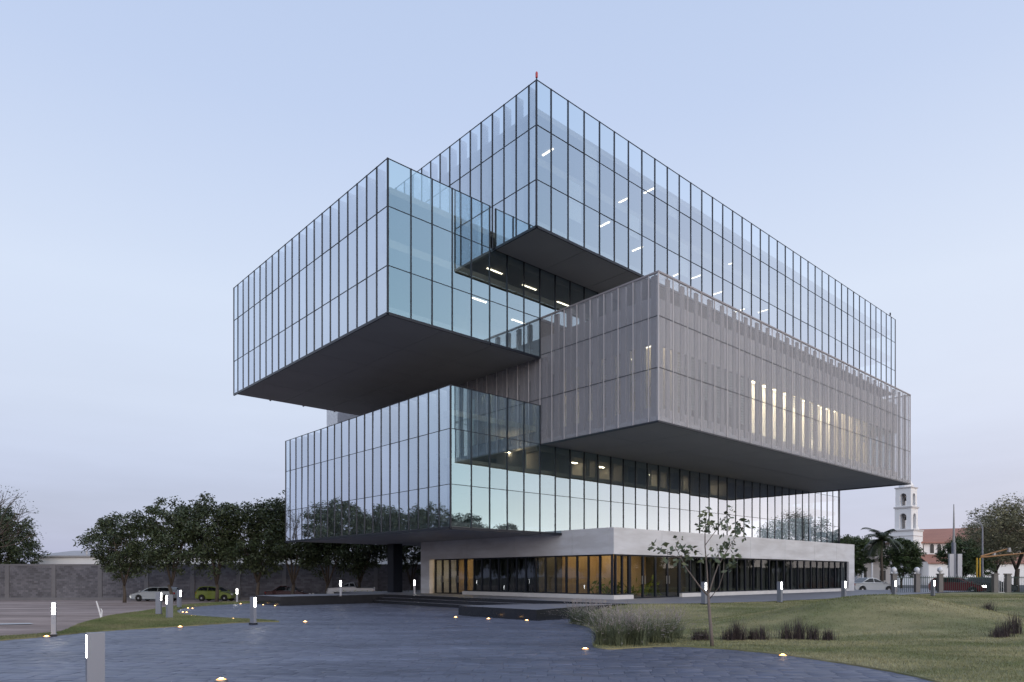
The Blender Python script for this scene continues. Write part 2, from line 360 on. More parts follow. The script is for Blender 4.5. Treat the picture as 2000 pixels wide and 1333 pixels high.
# slate pavers, laid in courses, each a real slab
PW, PD = .52, .22; pa = R(-6); ca, sa = math.cos(pa), math.sin(pa)
cells = []
for r in range(-60, 300):
    off = random.random()
    for c in range(-85, 85):
        lx = (c+off)*PW; ly = r*PD
        x = lx*ca-ly*sa; y = lx*sa+ly*ca
        if y < 11.2 or y > 53: continue
        if abs(x) > .80*y+1.5: continue
        cells.append((x, y))
ca_ = np.array(cells); ok = inside_np(plaza_poly, ca_[:, 0], ca_[:, 1]) | (dist_np(LE, ca_[:, 0], ca_[:, 1]) < .45) | (dist_np(RE, ca_[:, 0], ca_[:, 1]) < .45)
ca_ = ca_[ok]; order = np.argsort(ca_[:, 1]+.15*np.abs(ca_[:, 0])); ca_ = ca_[order]
# thin slab with a chipped-off rim, shared by all
def paver_mesh(dx, dy, k):
    mb = MB(); b = .005; a, d = PW/2-.004, PD/2-.004
    mb.v = [(-a, -d, -.03), (a, -d, -.03), (a, d, -.03), (-a, d, -.03), (-a, -d, -b), (a, -d, -b), (a, d, -b), (-a, d, -b), (-a+b, -d+b, 0), (a-b, -d+b, dx*.006), (a-b, d-b, dx*.006+dy*.005), (-a+b, d-b, dy*.005)]
    mb.f = [(8, 9, 10, 11)]+[(i, (i+1) % 4, 4+(i+1) % 4, 4+i) for i in range(4)]+[(4+i, 4+(i+1) % 4, 8+(i+1) % 4, 8+i) for i in range(4)]; mb.m = [0]*9
    return mb
pms = [paver_mesh(random.uniform(-1, 1), random.uniform(-1, 1), k) for k in range(6)]
pmesh = [p.mesh('paver', M['paver']) for p in pms]
for i in range(300):
    x, y = ca_[i]; o = link('paver', pmesh[i % 6], plaza, (x, y, random.uniform(-.003, .003)), (0, 0, pa+(math.pi if random.random() < .5 else 0)))
rest = ca_[300:]; base = np.array([p.v for p in pms]); fc = np.array([list(f) for f in pms[0].f])
k = rng.integers(0, 6, len(rest)); V = base[k].copy(); fl = rng.random(len(rest)) < .5; V[fl, :, :2] *= -1
W_ = np.empty_like(V); W_[..., 0] = V[..., 0]*ca-V[..., 1]*sa+rest[:, None, 0]; W_[..., 1] = V[..., 0]*sa+V[..., 1]*ca+rest[:, None, 1]; W_[..., 2] = V[..., 2]+rng.uniform(-.004, .004, (len(rest), 1))
me = bpy.data.meshes.new('paver_field'); FF = (fc[None]+12*np.arange(len(rest))[:, None, None]).reshape(-1, 4); VV = W_.reshape(-1, 3)
me.vertices.add(len(VV)); me.vertices.foreach_set('co', VV.reshape(-1).astype(np.float32)); me.loops.add(FF.size); me.loops.foreach_set('vertex_index', FF.reshape(-1).astype(np.int32))
me.polygons.add(len(FF)); me.polygons.foreach_set('loop_start', np.arange(0, FF.size, 4, dtype=np.int32)); me.materials.append(M['paver']); me.update(calc_edges=True)
tag(link('paver_field', me, plaza), kind='stuff')

# raised stone platform round the building: left block, three steps, plinth, walkway
plat = empty('platform', (0, 0, 0), TH); plat['kind'] = 'structure'
U_L, V_L, U_S, U_P, V_P0, V_P1 = 18.6, 43.1, 25.4, 20.75, 21.5, 27.05
def slabpiece(name, poly, z0, z1, top=M['tread'], side=M['dkstone'], zs=None):
    mb = MB(); n = len(poly); zs = zs or [z1]*n
    mb.quad([(u, v, z) for (u, v), z in zip(poly, zs)], 0)
    for i in range(n):
        j = (i+1) % n; mb.quad([(*poly[j], zs[j]), (*poly[i], zs[i]), (*poly[i], z0), (*poly[j], z0)], 1)
    o = mb.build(name, [top, side], plat); bm = bmesh.new(); bm.from_mesh(o.data); bmesh.ops.recalc_face_normals(bm, faces=bm.faces); bm.to_mesh(o.data); bm.free(); return o
slabpiece('deck', [(U_S+.9, V_P0+.01), (U_S+.9, V_L), (U_L, V_L), (U_L, 47.2), (27.0, 47.2), (27, 52), (80, 52), (80, 17.6), (62, 17.9), (43.5, 17.6), (34, 18.0), (29, 19.2), (26.8, 20.8)], -.4, PLAT)
slabpiece('step', [(U_S, V_P1), (U_S, V_L-.005), (U_S+.45, V_L-.005), (U_S+.45, V_P1)], -.1, .20)
slabpiece('step', [(U_S+.452, V_P1), (U_S+.452, V_L-.005), (U_S+.895, V_L-.005), (U_S+.895, V_P1)], -.1, .40)
slabpiece('plinth', [(U_P, V_P0), (U_P, V_P1-.004), (U_S+.894, V_P1-.004), (U_S+.894, V_P0)], -.1, .5, zs=[.48, .47, .42, .585])

# lawn on the right, rising to the walkway, with two soft mounds
walk = [uv(26.6, 20.9), uv(29, 19.1), uv(34, 17.95), uv(43.5, 17.55), uv(57, 17.75), uv(66, 17.6)]
lawn_poly = [tuple(p) for p in RE]+[(22, 7.5), (60, 12), (70, 40), tuple(uv(66, 17.6)[:2])]+[tuple(p[:2]) for p in walk[::-1]]+[tuple(uv(24.2, 21.3)[:2]), (3.2, 30.4)]
WL = [tuple(p[:2]) for p in walk]
m1 = px(1745, 1203, .55); m2 = px(2060, 1185, .5)
def lawn_h(x, y):
    x = np.asarray(x, float); y = np.asarray(y, float)
    de = dist_np(RE, x, y); dw = dist_np(WL, x, y)
    t = de/(de+dw+1e-6); t = np.clip((t-.22)/.70, 0, 1); z = .03+.55*t*t*(3-2*t)
    z = z+1.0*np.exp(-(((x-13.6)/4.4)**2+((y-25.4)/2.0)**2))*np.clip(de/4, 0, 1)*np.clip(dw/4, 0, 1)
    z = z-.45*np.exp(-(((x-21.5)/3.0)**2+((y-28)/4.5)**2))*np.clip(de/4, 0, 1)*np.clip(dw/3, 0, 1)
    z = z+.25*np.exp(-(((x-26)/6)**2+((y-37)/4)**2))*np.clip(dw/3, 0, 1)
    return z+.012*np.sin(x*2.1+y)*np.sin(y*1.7)*np.clip(de, 0, 1)
lawn = sheet('lawn', lawn_poly, .55, lawn_h, M['soil']); lawn['kind'] = 'structure'
verge_poly = [tuple(p) for p in LE[2:]]+[tuple(px(x, y)[:2]) for x, y in ((500, 1176.5), (430, 1179), (370, 1183), (330, 1187), (270, 1199), (215, 1208), (165, 1222), (120, 1237), (60, 1243), (0, 1247), (-120, 1258))]
VE = LE
def verge_h(x, y):
    d = dist_np(LE, np.asarray(x, float), np.asarray(y, float)); return .025+.10*np.clip(d/2.5, 0, 1)-.0*x
verge = sheet('verge', verge_poly, .5, verge_h, M['soil']); verge['kind'] = 'structure'
def blades(name, poly, hfun, N, mats, h0=.03, h1=.065, w=.009, yref=16, label=None):
    X0, X1 = min(p[0] for p in poly), max(p[0] for p in poly); Y0, Y1 = min(p[1] for p in poly), max(p[1] for p in poly)
    x = rng.uniform(X0, X1, N*6); y = rng.uniform(Y0, Y1, N*6); keep = (rng.random(N*6) < np.clip((yref/np.maximum(y, 8))**1.3, 0, 1)) & (np.abs(x) < .80*y+1) & (y < 50)
    x, y = x[keep], y[keep]; k = inside_np(poly, x, y); x, y = x[k][:N], y[k][:N]; n = len(x); z = hfun(x, y)
    a = rng.uniform(0, 2*np.pi, n); hh = rng.uniform(h0, h1, n)*.85; ww = w*(.55+.022*y); lean = rng.normal(0, .5, (n, 2))*hh[:, None]
    V = np.empty((n, 3, 3)); V[:, 0] = np.stack([x-np.cos(a)*ww, y-np.sin(a)*ww, z-.01], 1); V[:, 1] = np.stack([x+np.cos(a)*ww, y+np.sin(a)*ww, z-.01], 1)
    V[:, 2] = np.stack([x+lean[:, 0], y+lean[:, 1], z+hh], 1)
    o = link(name, tris(name, V, mats)); tag(o, label, 'grass', kind='stuff'); return o
blades('lawn_grass', lawn_poly, lawn_h, 420000, M['grass'], label='dry olive lawn grass rising from the plaza edge to the walkway')
blades('verge_grass', verge_poly, verge_h, 110000, M['grass2'], yref=26, label='greener strip of grass between the plaza and the dirt lot')

# ================================================================== OFFICE BUILDING
OU, OV = 45., 35.
office = empty('office_building', uv(OU, OV, PLAT), TH)
tag(office, 'large office block of stacked offset glass and metal screen boxes on a concrete base', 'building')
def bl(u, v, z): return (u-OU, v-OV, z-PLAT)
def bbox(mb, u0, u1, v0, v1, z0, z1, mi=0): return mb.box(u0-OU, u1-OU, v0-OV, v1-OV, z0-PLAT, z1-PLAT, mi)
def part(name, boxes, m, parent=office):
    mb = MB()
    for b in boxes: bbox(mb, *b)
    return mb.build(name, m, parent)
def ugrid(a, b): # facade grid lines strictly between a and b
    return [19.5+1.3035*k for k in range(-4, 60) if a+.25 < 19.5+1.3035*k < b-.25]
def vgrid(a, b): return [26.42+.9915*k for k in range(-12, 50) if a+.25 < 26.42+.9915*k < b-.25]
_pc = {}
def pane(parent, kind, a0, a1, plane, z0, z1, m='glass', name='pane', wob=.10):
    """one sheet of glass; kind R lies in a plane v = const facing -v, kind L in u = const facing -u"""
    w, h = round(a1-a0, 3), round(z1-z0, 3); key = (kind, w, h, m)
    if key not in _pc:
        mb = MB(); t = .024
        if kind == 'R': mb.box(-w/2, w/2, 0, t, -h/2, h/2, 1); mb.m[2] = 0
        else: mb.box(0, t, -w/2, w/2, -h/2, h/2, 1); mb.m[5] = 0
        _pc[key] = mb.mesh(name, [M[m], M['clear']])
    c = ((a0+a1)/2, plane) if kind == 'R' else (plane, (a0+a1)/2)
    r = lambda: R(random.gauss(0, wob))
    return link(name, _pc[key], parent, bl(*c, (z0+z1)/2), (r() if kind == 'R' else 0, r() if kind == 'L' else 0, r()))
_mc = {}
def mullion(parent, kind, a, plane, z0, z1, name='mullion', hw=.031, out=.035, inn=.06, m='black'):
    key = (kind, round(z1-z0, 3), name, hw)
    if key not in _mc:
        mb = MB(); h = (z1-z0)/2
        if kind == 'R': mb.box(-hw, hw, -out, inn, -h, h)
        else: mb.box(-out, inn, -hw, hw, -h, h)
        _mc[key] = mb.mesh(name, M[m])
    c = (a, plane) if kind == 'R' else (plane, a)
    return link(name, _mc[key], parent, bl(*c, (z0+z1)/2))
def transom(parent, kind, a0, a1, plane, z, hh=.014, out=.022, name='transom', m='black'):
    b = (a0, a1, plane-out, plane+.03, z-hh, z+hh) if kind == 'R' else (plane-out, plane+.03, a0, a1, z-hh, z+hh)
    return part(name, [b], M[m], parent)
def facade(parent, kind, plane, a0, a1, rowfun, grid, ends=(True, True), low=.07, wob=.10):
    """panes, mullions and transoms of one face. rowfun(a) -> list of row boundaries at that column"""
    xs = [a0]+grid(a0, a1)+[a1]
    for i in range(len(xs)-1):
        rows = rowfun((xs[i]+xs[i+1])/2)
        if len(rows) < 2: continue
        for z0, z1 in zip(rows[:-1], rows[1:]):
            pane(parent, kind, xs[i]+.026, xs[i+1]-.026, plane, z0+.014, z1-.014, wob=wob)
    for i, x in enumerate(xs):
        if (i == 0 and not ends[0]) or (i == len(xs)-1 and not ends[1]): continue
        rows = rowfun(x+(1e-3 if i == 0 else -1e-3))
        if len(rows) < 2: continue
        mullion(parent, kind, x, plane, rows[0]-low, rows[-1]+.03)
    if kind == 'L':
        for x in xs[1:-1]:
            rows = rowfun(x); part('glass_fin', [(plane+.07, plane+.52, x-.02, x+.02, rows[0]+.32, rows[-1]-.02)], M['roof'], parent)
    # transoms in runs of equal rows
    runs = []
    for i in range(len(xs)-1):
        rows = tuple(rowfun((xs[i]+xs[i+1])/2))
        if runs and runs[-1][2] == rows: runs[-1][1] = xs[i+1]
        else: runs.append([xs[i], xs[i+1], rows])
    for x0, x1, rows in runs:
        if len(rows) < 2: continue
        for z in rows[1:-1]: transom(parent, kind, x0+.035, x1-.035, plane, z)
        transom(parent, kind, x0+.036, x1-.036, plane, rows[-1]+.012, .016, .02, 'top_rail')
        transom(parent, kind, x0+.036, x1-.036, plane, rows[0]-.075, .07, .05, 'edge_trim')
V1 = 29.36; uP_ = 30.46
LB, LT = 14.98, 22.56; WB, WT = 4.57, 12.08; SB, ST_ = 9.80, 17.27; UB, UT = 20.24, 27.82
uL, uW, uS, vS, uU, vU = 18.13, 21.99, 28.67, 20.86, 24.94, 25.83
vEnd, uLe, uWe, uSe, vSe, uUe = 50.0, 50.0, 70.6, 64.28, 56.6, 75.34
def strips(parent, pts, z, along, m='strip', L=1.5, w=.05):
    for u, v in pts:
        b = (u-L/2, u+L/2, v-w, v+w, z-.035, z) if along == 'u' else (u-w, u+w, v-L/2, v+L/2, z-.035, z)
        part('light_strip', [b], M[m], parent)

def soffit_panels(parent, u0, u1, v0, v1, z):
    nu, nv = max(1, round((u1-u0)/3.9)), max(1, round((v1-v0)/3.97)); du_, dv_ = (u1-u0)/nu, (v1-v0)/nv
    me_ = MB().box(-du_/2+.012, du_/2-.012, -dv_/2+.012, dv_/2-.012, -.022, -.002).mesh('soffit_panel', M['soffit'])
    for i in range(nu):
        for j in range(nv): link('soffit_panel', me_, parent, bl(u0+(i+.5)*du_, v0+(j+.5)*dv_, z+random.uniform(-.002, .0)))
# ---- upper glass box
vol = empty('glass_volume', (0, 0, 0), 0, office); vol['label'] = 'highest glass box with the red beacon on its corner'
part('soffit', [(uU+.05, uUe-.05, vU+.05, vEnd-.05, UB+.0, UB+.30)], M['soffit'], vol)
part('floor_slab', [(uU+.30, uUe-.30, vU+.30, vEnd-.3, UB+3.45, UB+3.85)], M['ceil'], vol)
part('roof_slab', [(uU+.28, uUe-.28, vU+.28, vEnd-.28, UT-1.50, UT-1.18)], M['ceil'], vol)
part('roof_upstand', [(uU+.5, uUe-.5, vU+.5, vU+.7, UT-1.18, UT-1.05), (uU+.5, uU+.7, vU+.701, vEnd-.5, UT-1.18, UT-1.05)], M['roof'], vol)
part('core', [(uU+9, uUe-9, vU+8, vEnd-6, UB+.301, UB+3.449), (uU+9, uUe-9, vU+8, vEnd-6, UB+3.851, UT-1.501)], M['core'], vol)
soffit_panels(vol, uU+.1, 36.6, vU+.1, V1-.05, UB)
urow = lambda a: [UB, UB+2.40, UB+5.25, UT]
facade(vol, 'R', vU, uU, uUe, urow, ugrid)
facade(vol, 'L', uU, vU, 41.2, urow, vgrid, ends=(False, True))
part('rear_glazing', [(uUe-.03, uUe, vU+.1, vEnd, UB+.05, UT-.02)], M['clear'], vol)
part('rear_glazing', [(uU+.1, uUe-.04, vEnd-.03, vEnd, UB+.05, UT-.02)], M['clear'], vol)
part('rear_mullion', [(uUe-.06, uUe+.04, v-.04, v+.04, UB, UT) for v in (30, 34, 38, 42, 46)]+[(uUe-.06, uUe+.06, vEnd-.08, vEnd+.06, UB, UT)], M['black'], vol)
strips(vol, [(u_at(vU+d, x), vU+d+k) for x, d, k in ((1070, 2.2, 0), (1216, 2.6, 0), (1222, 2.6, -1.9), (1290, 4, 0), (1420, 3.0, 0), (1455, 3.5, 0), (1335, 3.4, 0), (1520, 4, 0))], UT-1.505, 'v', L=.85)
strips(vol, [(u_at(vU+d, x), vU+d) for x, d in ((1180, 2.0), (1245, 2.6), (1325, 3.0), (1360, 2.4), (1400, 3.0), (1445, 3.6), (1490, 2.4))], UB+3.445, 'v', L=.85)
xs_ = [uU]+ugrid(uU, uUe)+[uUe]
for i in (2, 3, 6, 9, 10, 13, 16, 17, 21, 24, 28, 29, 33):
    z1_ = UT-1.52 if i % 2 else UB+3.44; part('roller_blind', [(xs_[i]+.07, xs_[i+1]-.07, vU+.14, vU+.16, z1_-random.choice((.8, 1.3, 2.1, 2.8)), z1_)], M['blind'], vol)
bc = MB(); bc.lathe([(.025, 0), (.025, .22)], 8).lathe([(.05, .22), (.065, .25), (.065, .48), (.04, .54), (.0, .56)], 10, mi=1)
bc.build('beacon', [M['black'], M['beacon']], vol, bl(uU+.12, vU+.12, UT))
bc2 = MB(); bc2.lathe([(.03, 0), (.03, .4)], 6).lathe([(.07, .4), (.07, .65), (.0, .7)], 8); bc2.build('lightning_rod', M['black'], vol, bl(uUe-.5, vU+.3, UT))

# ---- left glass box
vol = empty('glass_volume', (0, 0, 0), 0, office); vol['label'] = 'glass box cantilevered far to the left with a dark soffit'
part('soffit', [(uL+.05, uLe, V1+.05, vEnd-.05, LB, LB+.30)], M['soffit'], vol)
part('floor_slab', [(uL+.30, uLe, V1+.30, vEnd-.3, LB+3.4, LB+3.8)], M['ceil'], vol)
part('roof_slab', [(uL+.28, uU-.1, V1+.28, vEnd-.28, LT-1.50, LT-1.18)], M['ceil'], vol)
part('roof_slab', [(uU-.09, uLe, V1+.28, vEnd-.28, UB-.30, UB-.02)], M['ceil'], vol)
part('core', [(uL+8, uLe, V1+5, vEnd-5, LB+.301, LB+3.399), (uL+8, uLe, V1+5, vEnd-5, LB+3.801, UB-.301)], M['core'], vol)
soffit_panels(vol, uL+.1, uS-.05, V1+.1, vEnd-.1, LB)
lrow3 = [LB, LB+2.31, LB+5.24, LT]
def lrowR(u):
    r = lrow3 if u < uU else [LB, LB+2.31, UB-.01]
    return r if u < uS else [r[1]-.0, *r[2:]]
facade(vol, 'L', uL, V1, vEnd, lambda a: lrow3, vgrid)
facade(vol, 'R', V1, uL, 36.4, lrowR, ugrid, ends=(False, True))
part('rear_glazing', [(uL+.1, uLe, vEnd-.03, vEnd, LB+.05, LT-.02)], M['clear'], vol)
part('rear_mullion', [(u-.05, u+.05, vEnd-.05, vEnd+.05, LB-.05, LT) for u in (20.8, 23.4, 26)], M['black'], vol)
strips(vol, [(u_at(V1+d, x), V1+d) for x, d in ((966, 1.5), (1034, 1.8), (1100, 2.2))], UB-.305, 'u', 'strip', 1.15)
strips(vol, [(u_at(V1+d, x), V1+d) for x, d in ((936, 2.4), (1012, 3.4))], LB+3.395, 'u', 'strip', 1.1)

# ---- lower glass box
vol = empty('glass_volume', (0, 0, 0), 0, office); vol['label'] = 'lowest glass box overhanging the entrance steps'
part('soffit', [(uW+.05, uWe-.05, V1+.05, vEnd-.05, WB-.02, WB+.28)], M['soffit'], vol)
part('floor_slab', [(uW+.30, uWe-.3, V1+.30, vEnd-.3, WB+3.4, WB+3.75)], M['ceil'], vol)
part('roof_slab', [(uW+.28, uS-.1, V1+.28, vEnd-.28, WT-1.5, WT-1.2)], M['ceil'], vol)
part('roof_slab', [(uS-.09, uWe-.3, V1+.28, vEnd-.28, SB-.36, SB-.02)], M['ceil'], vol)
part('core', [(uW+9, uWe-8, V1+6, vEnd-5, WB+.281, WB+3.399), (uW+9, uWe-8, V1+6, vEnd-5, WB+3.751, SB-.361)], M['core'], vol)
soffit_panels(vol, uW+.1, uP_-.05, V1+.1, vEnd-.1, WB-.02)
wrow3 = [WB, WB+2.26, WB+5.22, WT]
facade(vol, 'L', uW, V1, vEnd, lambda a: wrow3, vgrid, wob=.22)
facade(vol, 'R', V1, uW, uWe, lambda u: wrow3 if u < uS else wrow3[:3]+[WT] if u > uSe else wrow3[:2]+[SB-.01], ugrid, ends=(False, True))
part('rear_glazing', [(uWe-.03, uWe, V1+.1, vEnd, WB+.05, WT-.02)], M['clear'], vol)
part('rear_glazing', [(uW+.1, uWe-.04, vEnd-.03, vEnd, WB+.05, WT-.02)], M['clear'], vol)
part('rear_mullion', [(uWe-.06, uWe+.04, v-.04, v+.04, WB, WT) for v in (33, 37, 41, 45)]+[(u-.05, u+.05, vEnd-.05, vEnd+.05, WB, WT) for u in (24, 27)], M['black'], vol)
xs_ = [uW]+ugrid(uW, uWe)+[uWe]
for i in range(6, len(xs_)-6):
    if random.random() < .5: part('curtain', [(xs_[i]+.06+.12*k, xs_[i]+.17+.12*k, V1+.16+.05*(k % 2), V1+.18+.05*(k % 2), WB+3.76, SB-.37) for k in range(random.choice((4, 6, 9)))], M['curtain'], vol)
def lit_room(vol, u0, u1, v0, v1, z0, z1, wall='core', light='stripwarm'):
    part('office_wall', [(u0, u1, v1, v1+.1, z0, z1)], M[wall], vol)
    n = max(1, int((u1-u0)/2.2))
    for i in range(n): strips(vol, [(u0+(i+.5)*(u1-u0)/n, v0+1.3)], z1-.004, 'u', light, 1.7, .08)
for x0, x1 in ((1026, 1051), (1115, 1160), (1168, 1214), (1264, 1300), (1328, 1352), (1386, 1418)):
    u0, u1 = u_at(V1+.5, x0), u_at(V1+.5, x1); lit_room(vol, u0, u1, V1+.5, V1+3.0, WB+3.76, SB-.361, 'white')
    part('partition', [(u0-.1, u0-.01, V1+.4, V1+3, WB+3.76, SB-.361), (u1+.01, u1+.1, V1+.4, V1+3, WB+3.76, SB-.361)], M['core'], vol)

# ---- middle box behind the perforated screen
vol = empty('screen_volume', (0, 0, 0), 0, office); vol['label'] = 'box clad in taupe perforated metal screen with lit windows behind'
IN = .75
part('soffit', [(uS+.05, uSe-.05, vS+.05, vSe-.05, SB, SB+.25)], M['soffit'], vol)
part('roof_slab', [(uS+IN+.2, uSe-IN-.2, vS+IN+.2, vSe-IN, ST_-1.3, ST_-1.0)], M['ceil'], vol)
soffit_panels(vol, uS+.1, uSe-.1, vS+.1, V1-.05, SB)
WZ0, WZ1, RZ = 10.75, 14.05, ST_-.80
def rect_ring(z0, z1, d=0., t=.16):
    a, b, c, e = uS+IN+d, uSe-IN-d, vS+IN+d, vSe-IN-d
    return [(a, b, c, c+t, z0, z1), (a, a+t, c+t+.001, e, z0, z1), (b-t, b, c+t+.001, e, z0, z1)]
part('sill_wall', rect_ring(SB+.251, WZ0), M['inwall'], vol)
part('parapet_wall', rect_ring(WZ1, RZ), M['inwall'], vol)
part('back_wall', [(uS+IN, uSe-IN, vSe-IN, vSe-IN+.15, SB+.251, RZ)], M['inwall'], vol)
uu = [uS]+ugrid(uS, uSe)+[uSe]; vv = [vS]+vgrid(vS, vSe)+[vSe]
rows = [SB, SB+2.68, SB+5.29, ST_]
for i in range(len(uu)-1):
    a, b = uu[i]+.012, uu[i+1]-.012
    for z0, z1 in zip(rows[:-1], rows[1:]):
        part('screen_panel', [(a, b, vS-.012, vS, z0+.012, z1-.012)], M['screen'], vol)
    w0 = max(uu[i]+.20, uS+IN+.2); w1 = uu[i+1]-.12
    if w1 < uSe-IN-.2: pane(vol, 'R', w0, w1, vS+IN+.04, WZ0+.01, WZ1-.01, 'dglass', 'window', 0)
    if i: part('window_pier', [(max(uu[i]-.119, uS+IN+.165), uu[i]+.199, vS+IN+.002, vS+IN+.15, WZ0+.001, WZ1-.001)], M['inwall'], vol) if uu[i]+.3 < uSe-IN else None
    if i: mullion(vol, 'R', uu[i], vS, SB-.04, ST_, 'screen_joint', .022, .03, .02, 'joint')
    if i: part('screen_post', [(uu[i]-.33, uu[i]-.03, vS+.16, vS+.26, SB+.26, ST_-.02)], M['pil'], vol)
for i in range(len(vv)-1):
    a, b = vv[i]+.012, vv[i+1]-.012
    if a > 42: break
    for z0, z1 in zip(rows[:-1], rows[1:]):
        if a > V1-.2: z1 = min(z1, LB-.01)
        if z1-z0 < .3: continue
        part('screen_panel', [(uS-.012, uS, a, b, z0+.012, z1-.012)], M['screen'], vol)
    zt = ST_ if vv[i] < V1 else LB-.01
    if i: mullion(vol, 'L', vv[i], uS, SB-.04, zt, 'screen_joint' if zt == ST_ else 'lower_screen_joint', .022, .03, .02, 'joint')
    if i: part('screen_post', [(uS+.16, uS+.30, vv[i]-.36, vv[i]-.03, SB+.26, zt-.02)], M['pil'], vol)
    w0 = max(vv[i]+.26, vS+IN+.2); w1 = vv[i+1]-.16
    if w1 > w0+.2: pane(vol, 'L', w0, w1, uS+IN+.04, WZ0+.01, WZ1-.01, 'dglass', 'window', 0)
    if i: part('window_pier', [(uS+IN+.002, uS+IN+.15, max(vv[i]-.159, vS+IN+.165), vv[i]+.259, WZ0+.001, WZ1-.001)], M['inwall'], vol) if vv[i] > vS+IN else None
mullion(vol, 'R', uS, vS, SB-.04, ST_, 'corner_joint', .03, .03, .03, 'joint'); mullion(vol, 'R', uSe, vS, SB-.04, ST_, 'corner_joint', .03, .03, .03, 'joint')
for z in rows[1:3]:
    transom(vol, 'R', uS+.03, uSe-.03, vS, z, .016, .02, 'screen_transom'); transom(vol, 'L', vS+.03, V1 if z > LB-.5 else 42, uS, z, .016, .02, 'screen_transom')
for z0, z1, nm, mm in ((ST_-.02, ST_+.07, 'top_rail', 'rail'), (SB-.10, SB-.012, 'edge_trim', 'black')):
    part(nm, [(uS-.04, uSe+.04, vS-.04, vS+.06, z0, z1)], M[mm], vol); part(nm, [(uS-.04, uS+.06, vS+.061, V1 if z0 > 15 else vSe, z0, z1)], M[mm], vol); part(nm, [(uSe-.06, uSe+.04, vS+.061, vSe, z0, z1)], M[mm], vol)
# far end and rear of the screen
for i in range(0, 10): part('screen_panel', [(uSe, uSe+.012, vS+i*3.5, vS+(i+1)*3.5-.02, SB, ST_)], M['screen'], vol)
for a, b in ((28.7, 33), (33, 38), (38, 44), (44, 50), (50, 57), (57, 64.2)): part('screen_panel', [(a, b-.02, vSe, vSe+.012, SB, ST_)], M['screen'], vol)
part('screen_panel', [(uS-.012, uS, 42.01, vSe-.01, SB, LB-.01)], M['screen'], vol)
part('screen_panel', [(uS-.012, uS, 50.1, vSe-.011, LB, ST_)], M['screen'], vol)
part('partition', [(u, u+.12, vS+IN+.2, vS+7.5, SB+.26, ST_-1.31) for u in (uS+3.6, 38.9, 58)], M['core'], vol)
part('office_wall', [(uS+IN+.2, 38.8, vS+7.6, vS+7.7, SB+.26, ST_-1.31), (39.1, uSe-1.2, vS+4.0, vS+4.1, SB+.26, ST_-1.31)], M['white'], vol)
strips(vol, [(40.2+i*1.6, vS+2.5) for i in range(12)], 15.55, 'v', 'stripsoft', 2.6, .42)
strips(vol, [(uS+1.6, vS+2.0), (uS+2.6, vS+3.5), (uS+6, vS+5), (60, vS+3)], 14.3, 'v', 'strip', .8)
strips(vol, [(uS+1.7, vS+2.4), (uS+2.9, vS+2.4)], 15.55, 'v', 'stripsoft', 2.0, .3)
part('ceiling', [(uS+IN+.2, uSe-IN-.2, vS+IN+.2, vSe-1, 15.7, 15.85)], M['ceil'], vol)
# slatted blinds in some of the windows
for i in range(1, 26):
    if (8 <= i <= 19 and i not in (12, 14)) or i == 1: continue
    a, b = uu[i]+.33, uu[i+1]-.2
    if a < uS+IN+.3 or b > uSe-IN-.3: continue
    top = WZ1-.05; drop = random.choice((.5, .9, 1.6, 2.6)) if i > 7 else random.choice((2.2, 2.9))
    part('blind', [(a, b, vS+IN+.16, vS+IN+.18, top-k*.16-.10, top-k*.16) for k in range(int(drop/.16))], M['white'], vol)
for i in range(1, 8):
    a, b = vv[i]+.3, vv[i+1]-.2
    if a < vS+IN+.3: continue
    part('blind', [(uS+IN+.16, uS+IN+.18, a, b, WZ1-.05-k*.16-.10, WZ1-.05-k*.16) for k in range(random.choice((9, 14, 17)))], M['white'], vol)

# ---- concrete ground floor
vol = empty('concrete_base', (0, 0, 0), 0, office); vol['label'] = 'pale concrete ground floor with dark glazing and lit doors'
uP, vP, uPe, vPe, PT, PB = 30.46, 25.24, 63.8, 44.5, 4.72, 3.19
cuts = [uP]+[uP+d for d in (4.6, 10.0, 15.2, 20.4, 25.4, 29.6)]+[uPe]
for a, b in zip(cuts[:-1], cuts[1:]): part('concrete_panel', [(a+.008, b-.008, vP, vP+.35, PB, PT)], M['concrete'], vol)
cuts = [vP+.352]+[vP+d for d in (3.2, 8.3, 13.6, 18.0)]+[vPe]
for a, b in zip(cuts[:-1], cuts[1:]): part('concrete_panel', [(uP, uP+.35, a+.008, b-.008, PB, PT)], M['concrete'], vol)
part('roof_slab', [(uP+.36, uPe-.05, vP+.36, vPe-.05, PT-.5, WB-.05)], M['ceil'], vol)
part('pier', [(uP+.002, uP+.34, vPe-1.15, vPe-.002, PLAT-.1, PB-.003)], M['concrete'], vol)
part('pier', [(uPe-1.2, uPe-.002, vP+.002, vP+.9, PLAT-.1, PB-.003)], M['concrete'], vol)
part('side_wall', [(uPe-.35, uPe-.001, vP+.91, vPe, PLAT-.1, PT-.003)], M['concrete'], vol)
part('side_wall', [(uP+.342, uPe-.36, vPe-.35, vPe-.003, PLAT-.1, PT-.51)], M['concrete'], vol)
du0, du1 = u_at(vP, 1236), u_at(vP, 1331); dv0, dv1 = v_at(uP, 904), v_at(uP, 846)
part('kerb', [(uP-.06, uP+.35, vP-.06, dv0, PLAT-.1, PLAT+.24), (uP+.351, du0, vP-.06, vP+.35, PLAT-.1, PLAT+.24)], M['concrete2'], vol)
part('kerb', [(du1, uPe-1.21, vP-.06, vP+.35, PLAT-.1, PLAT+.24)], M['concrete2'], vol)
SET = .22
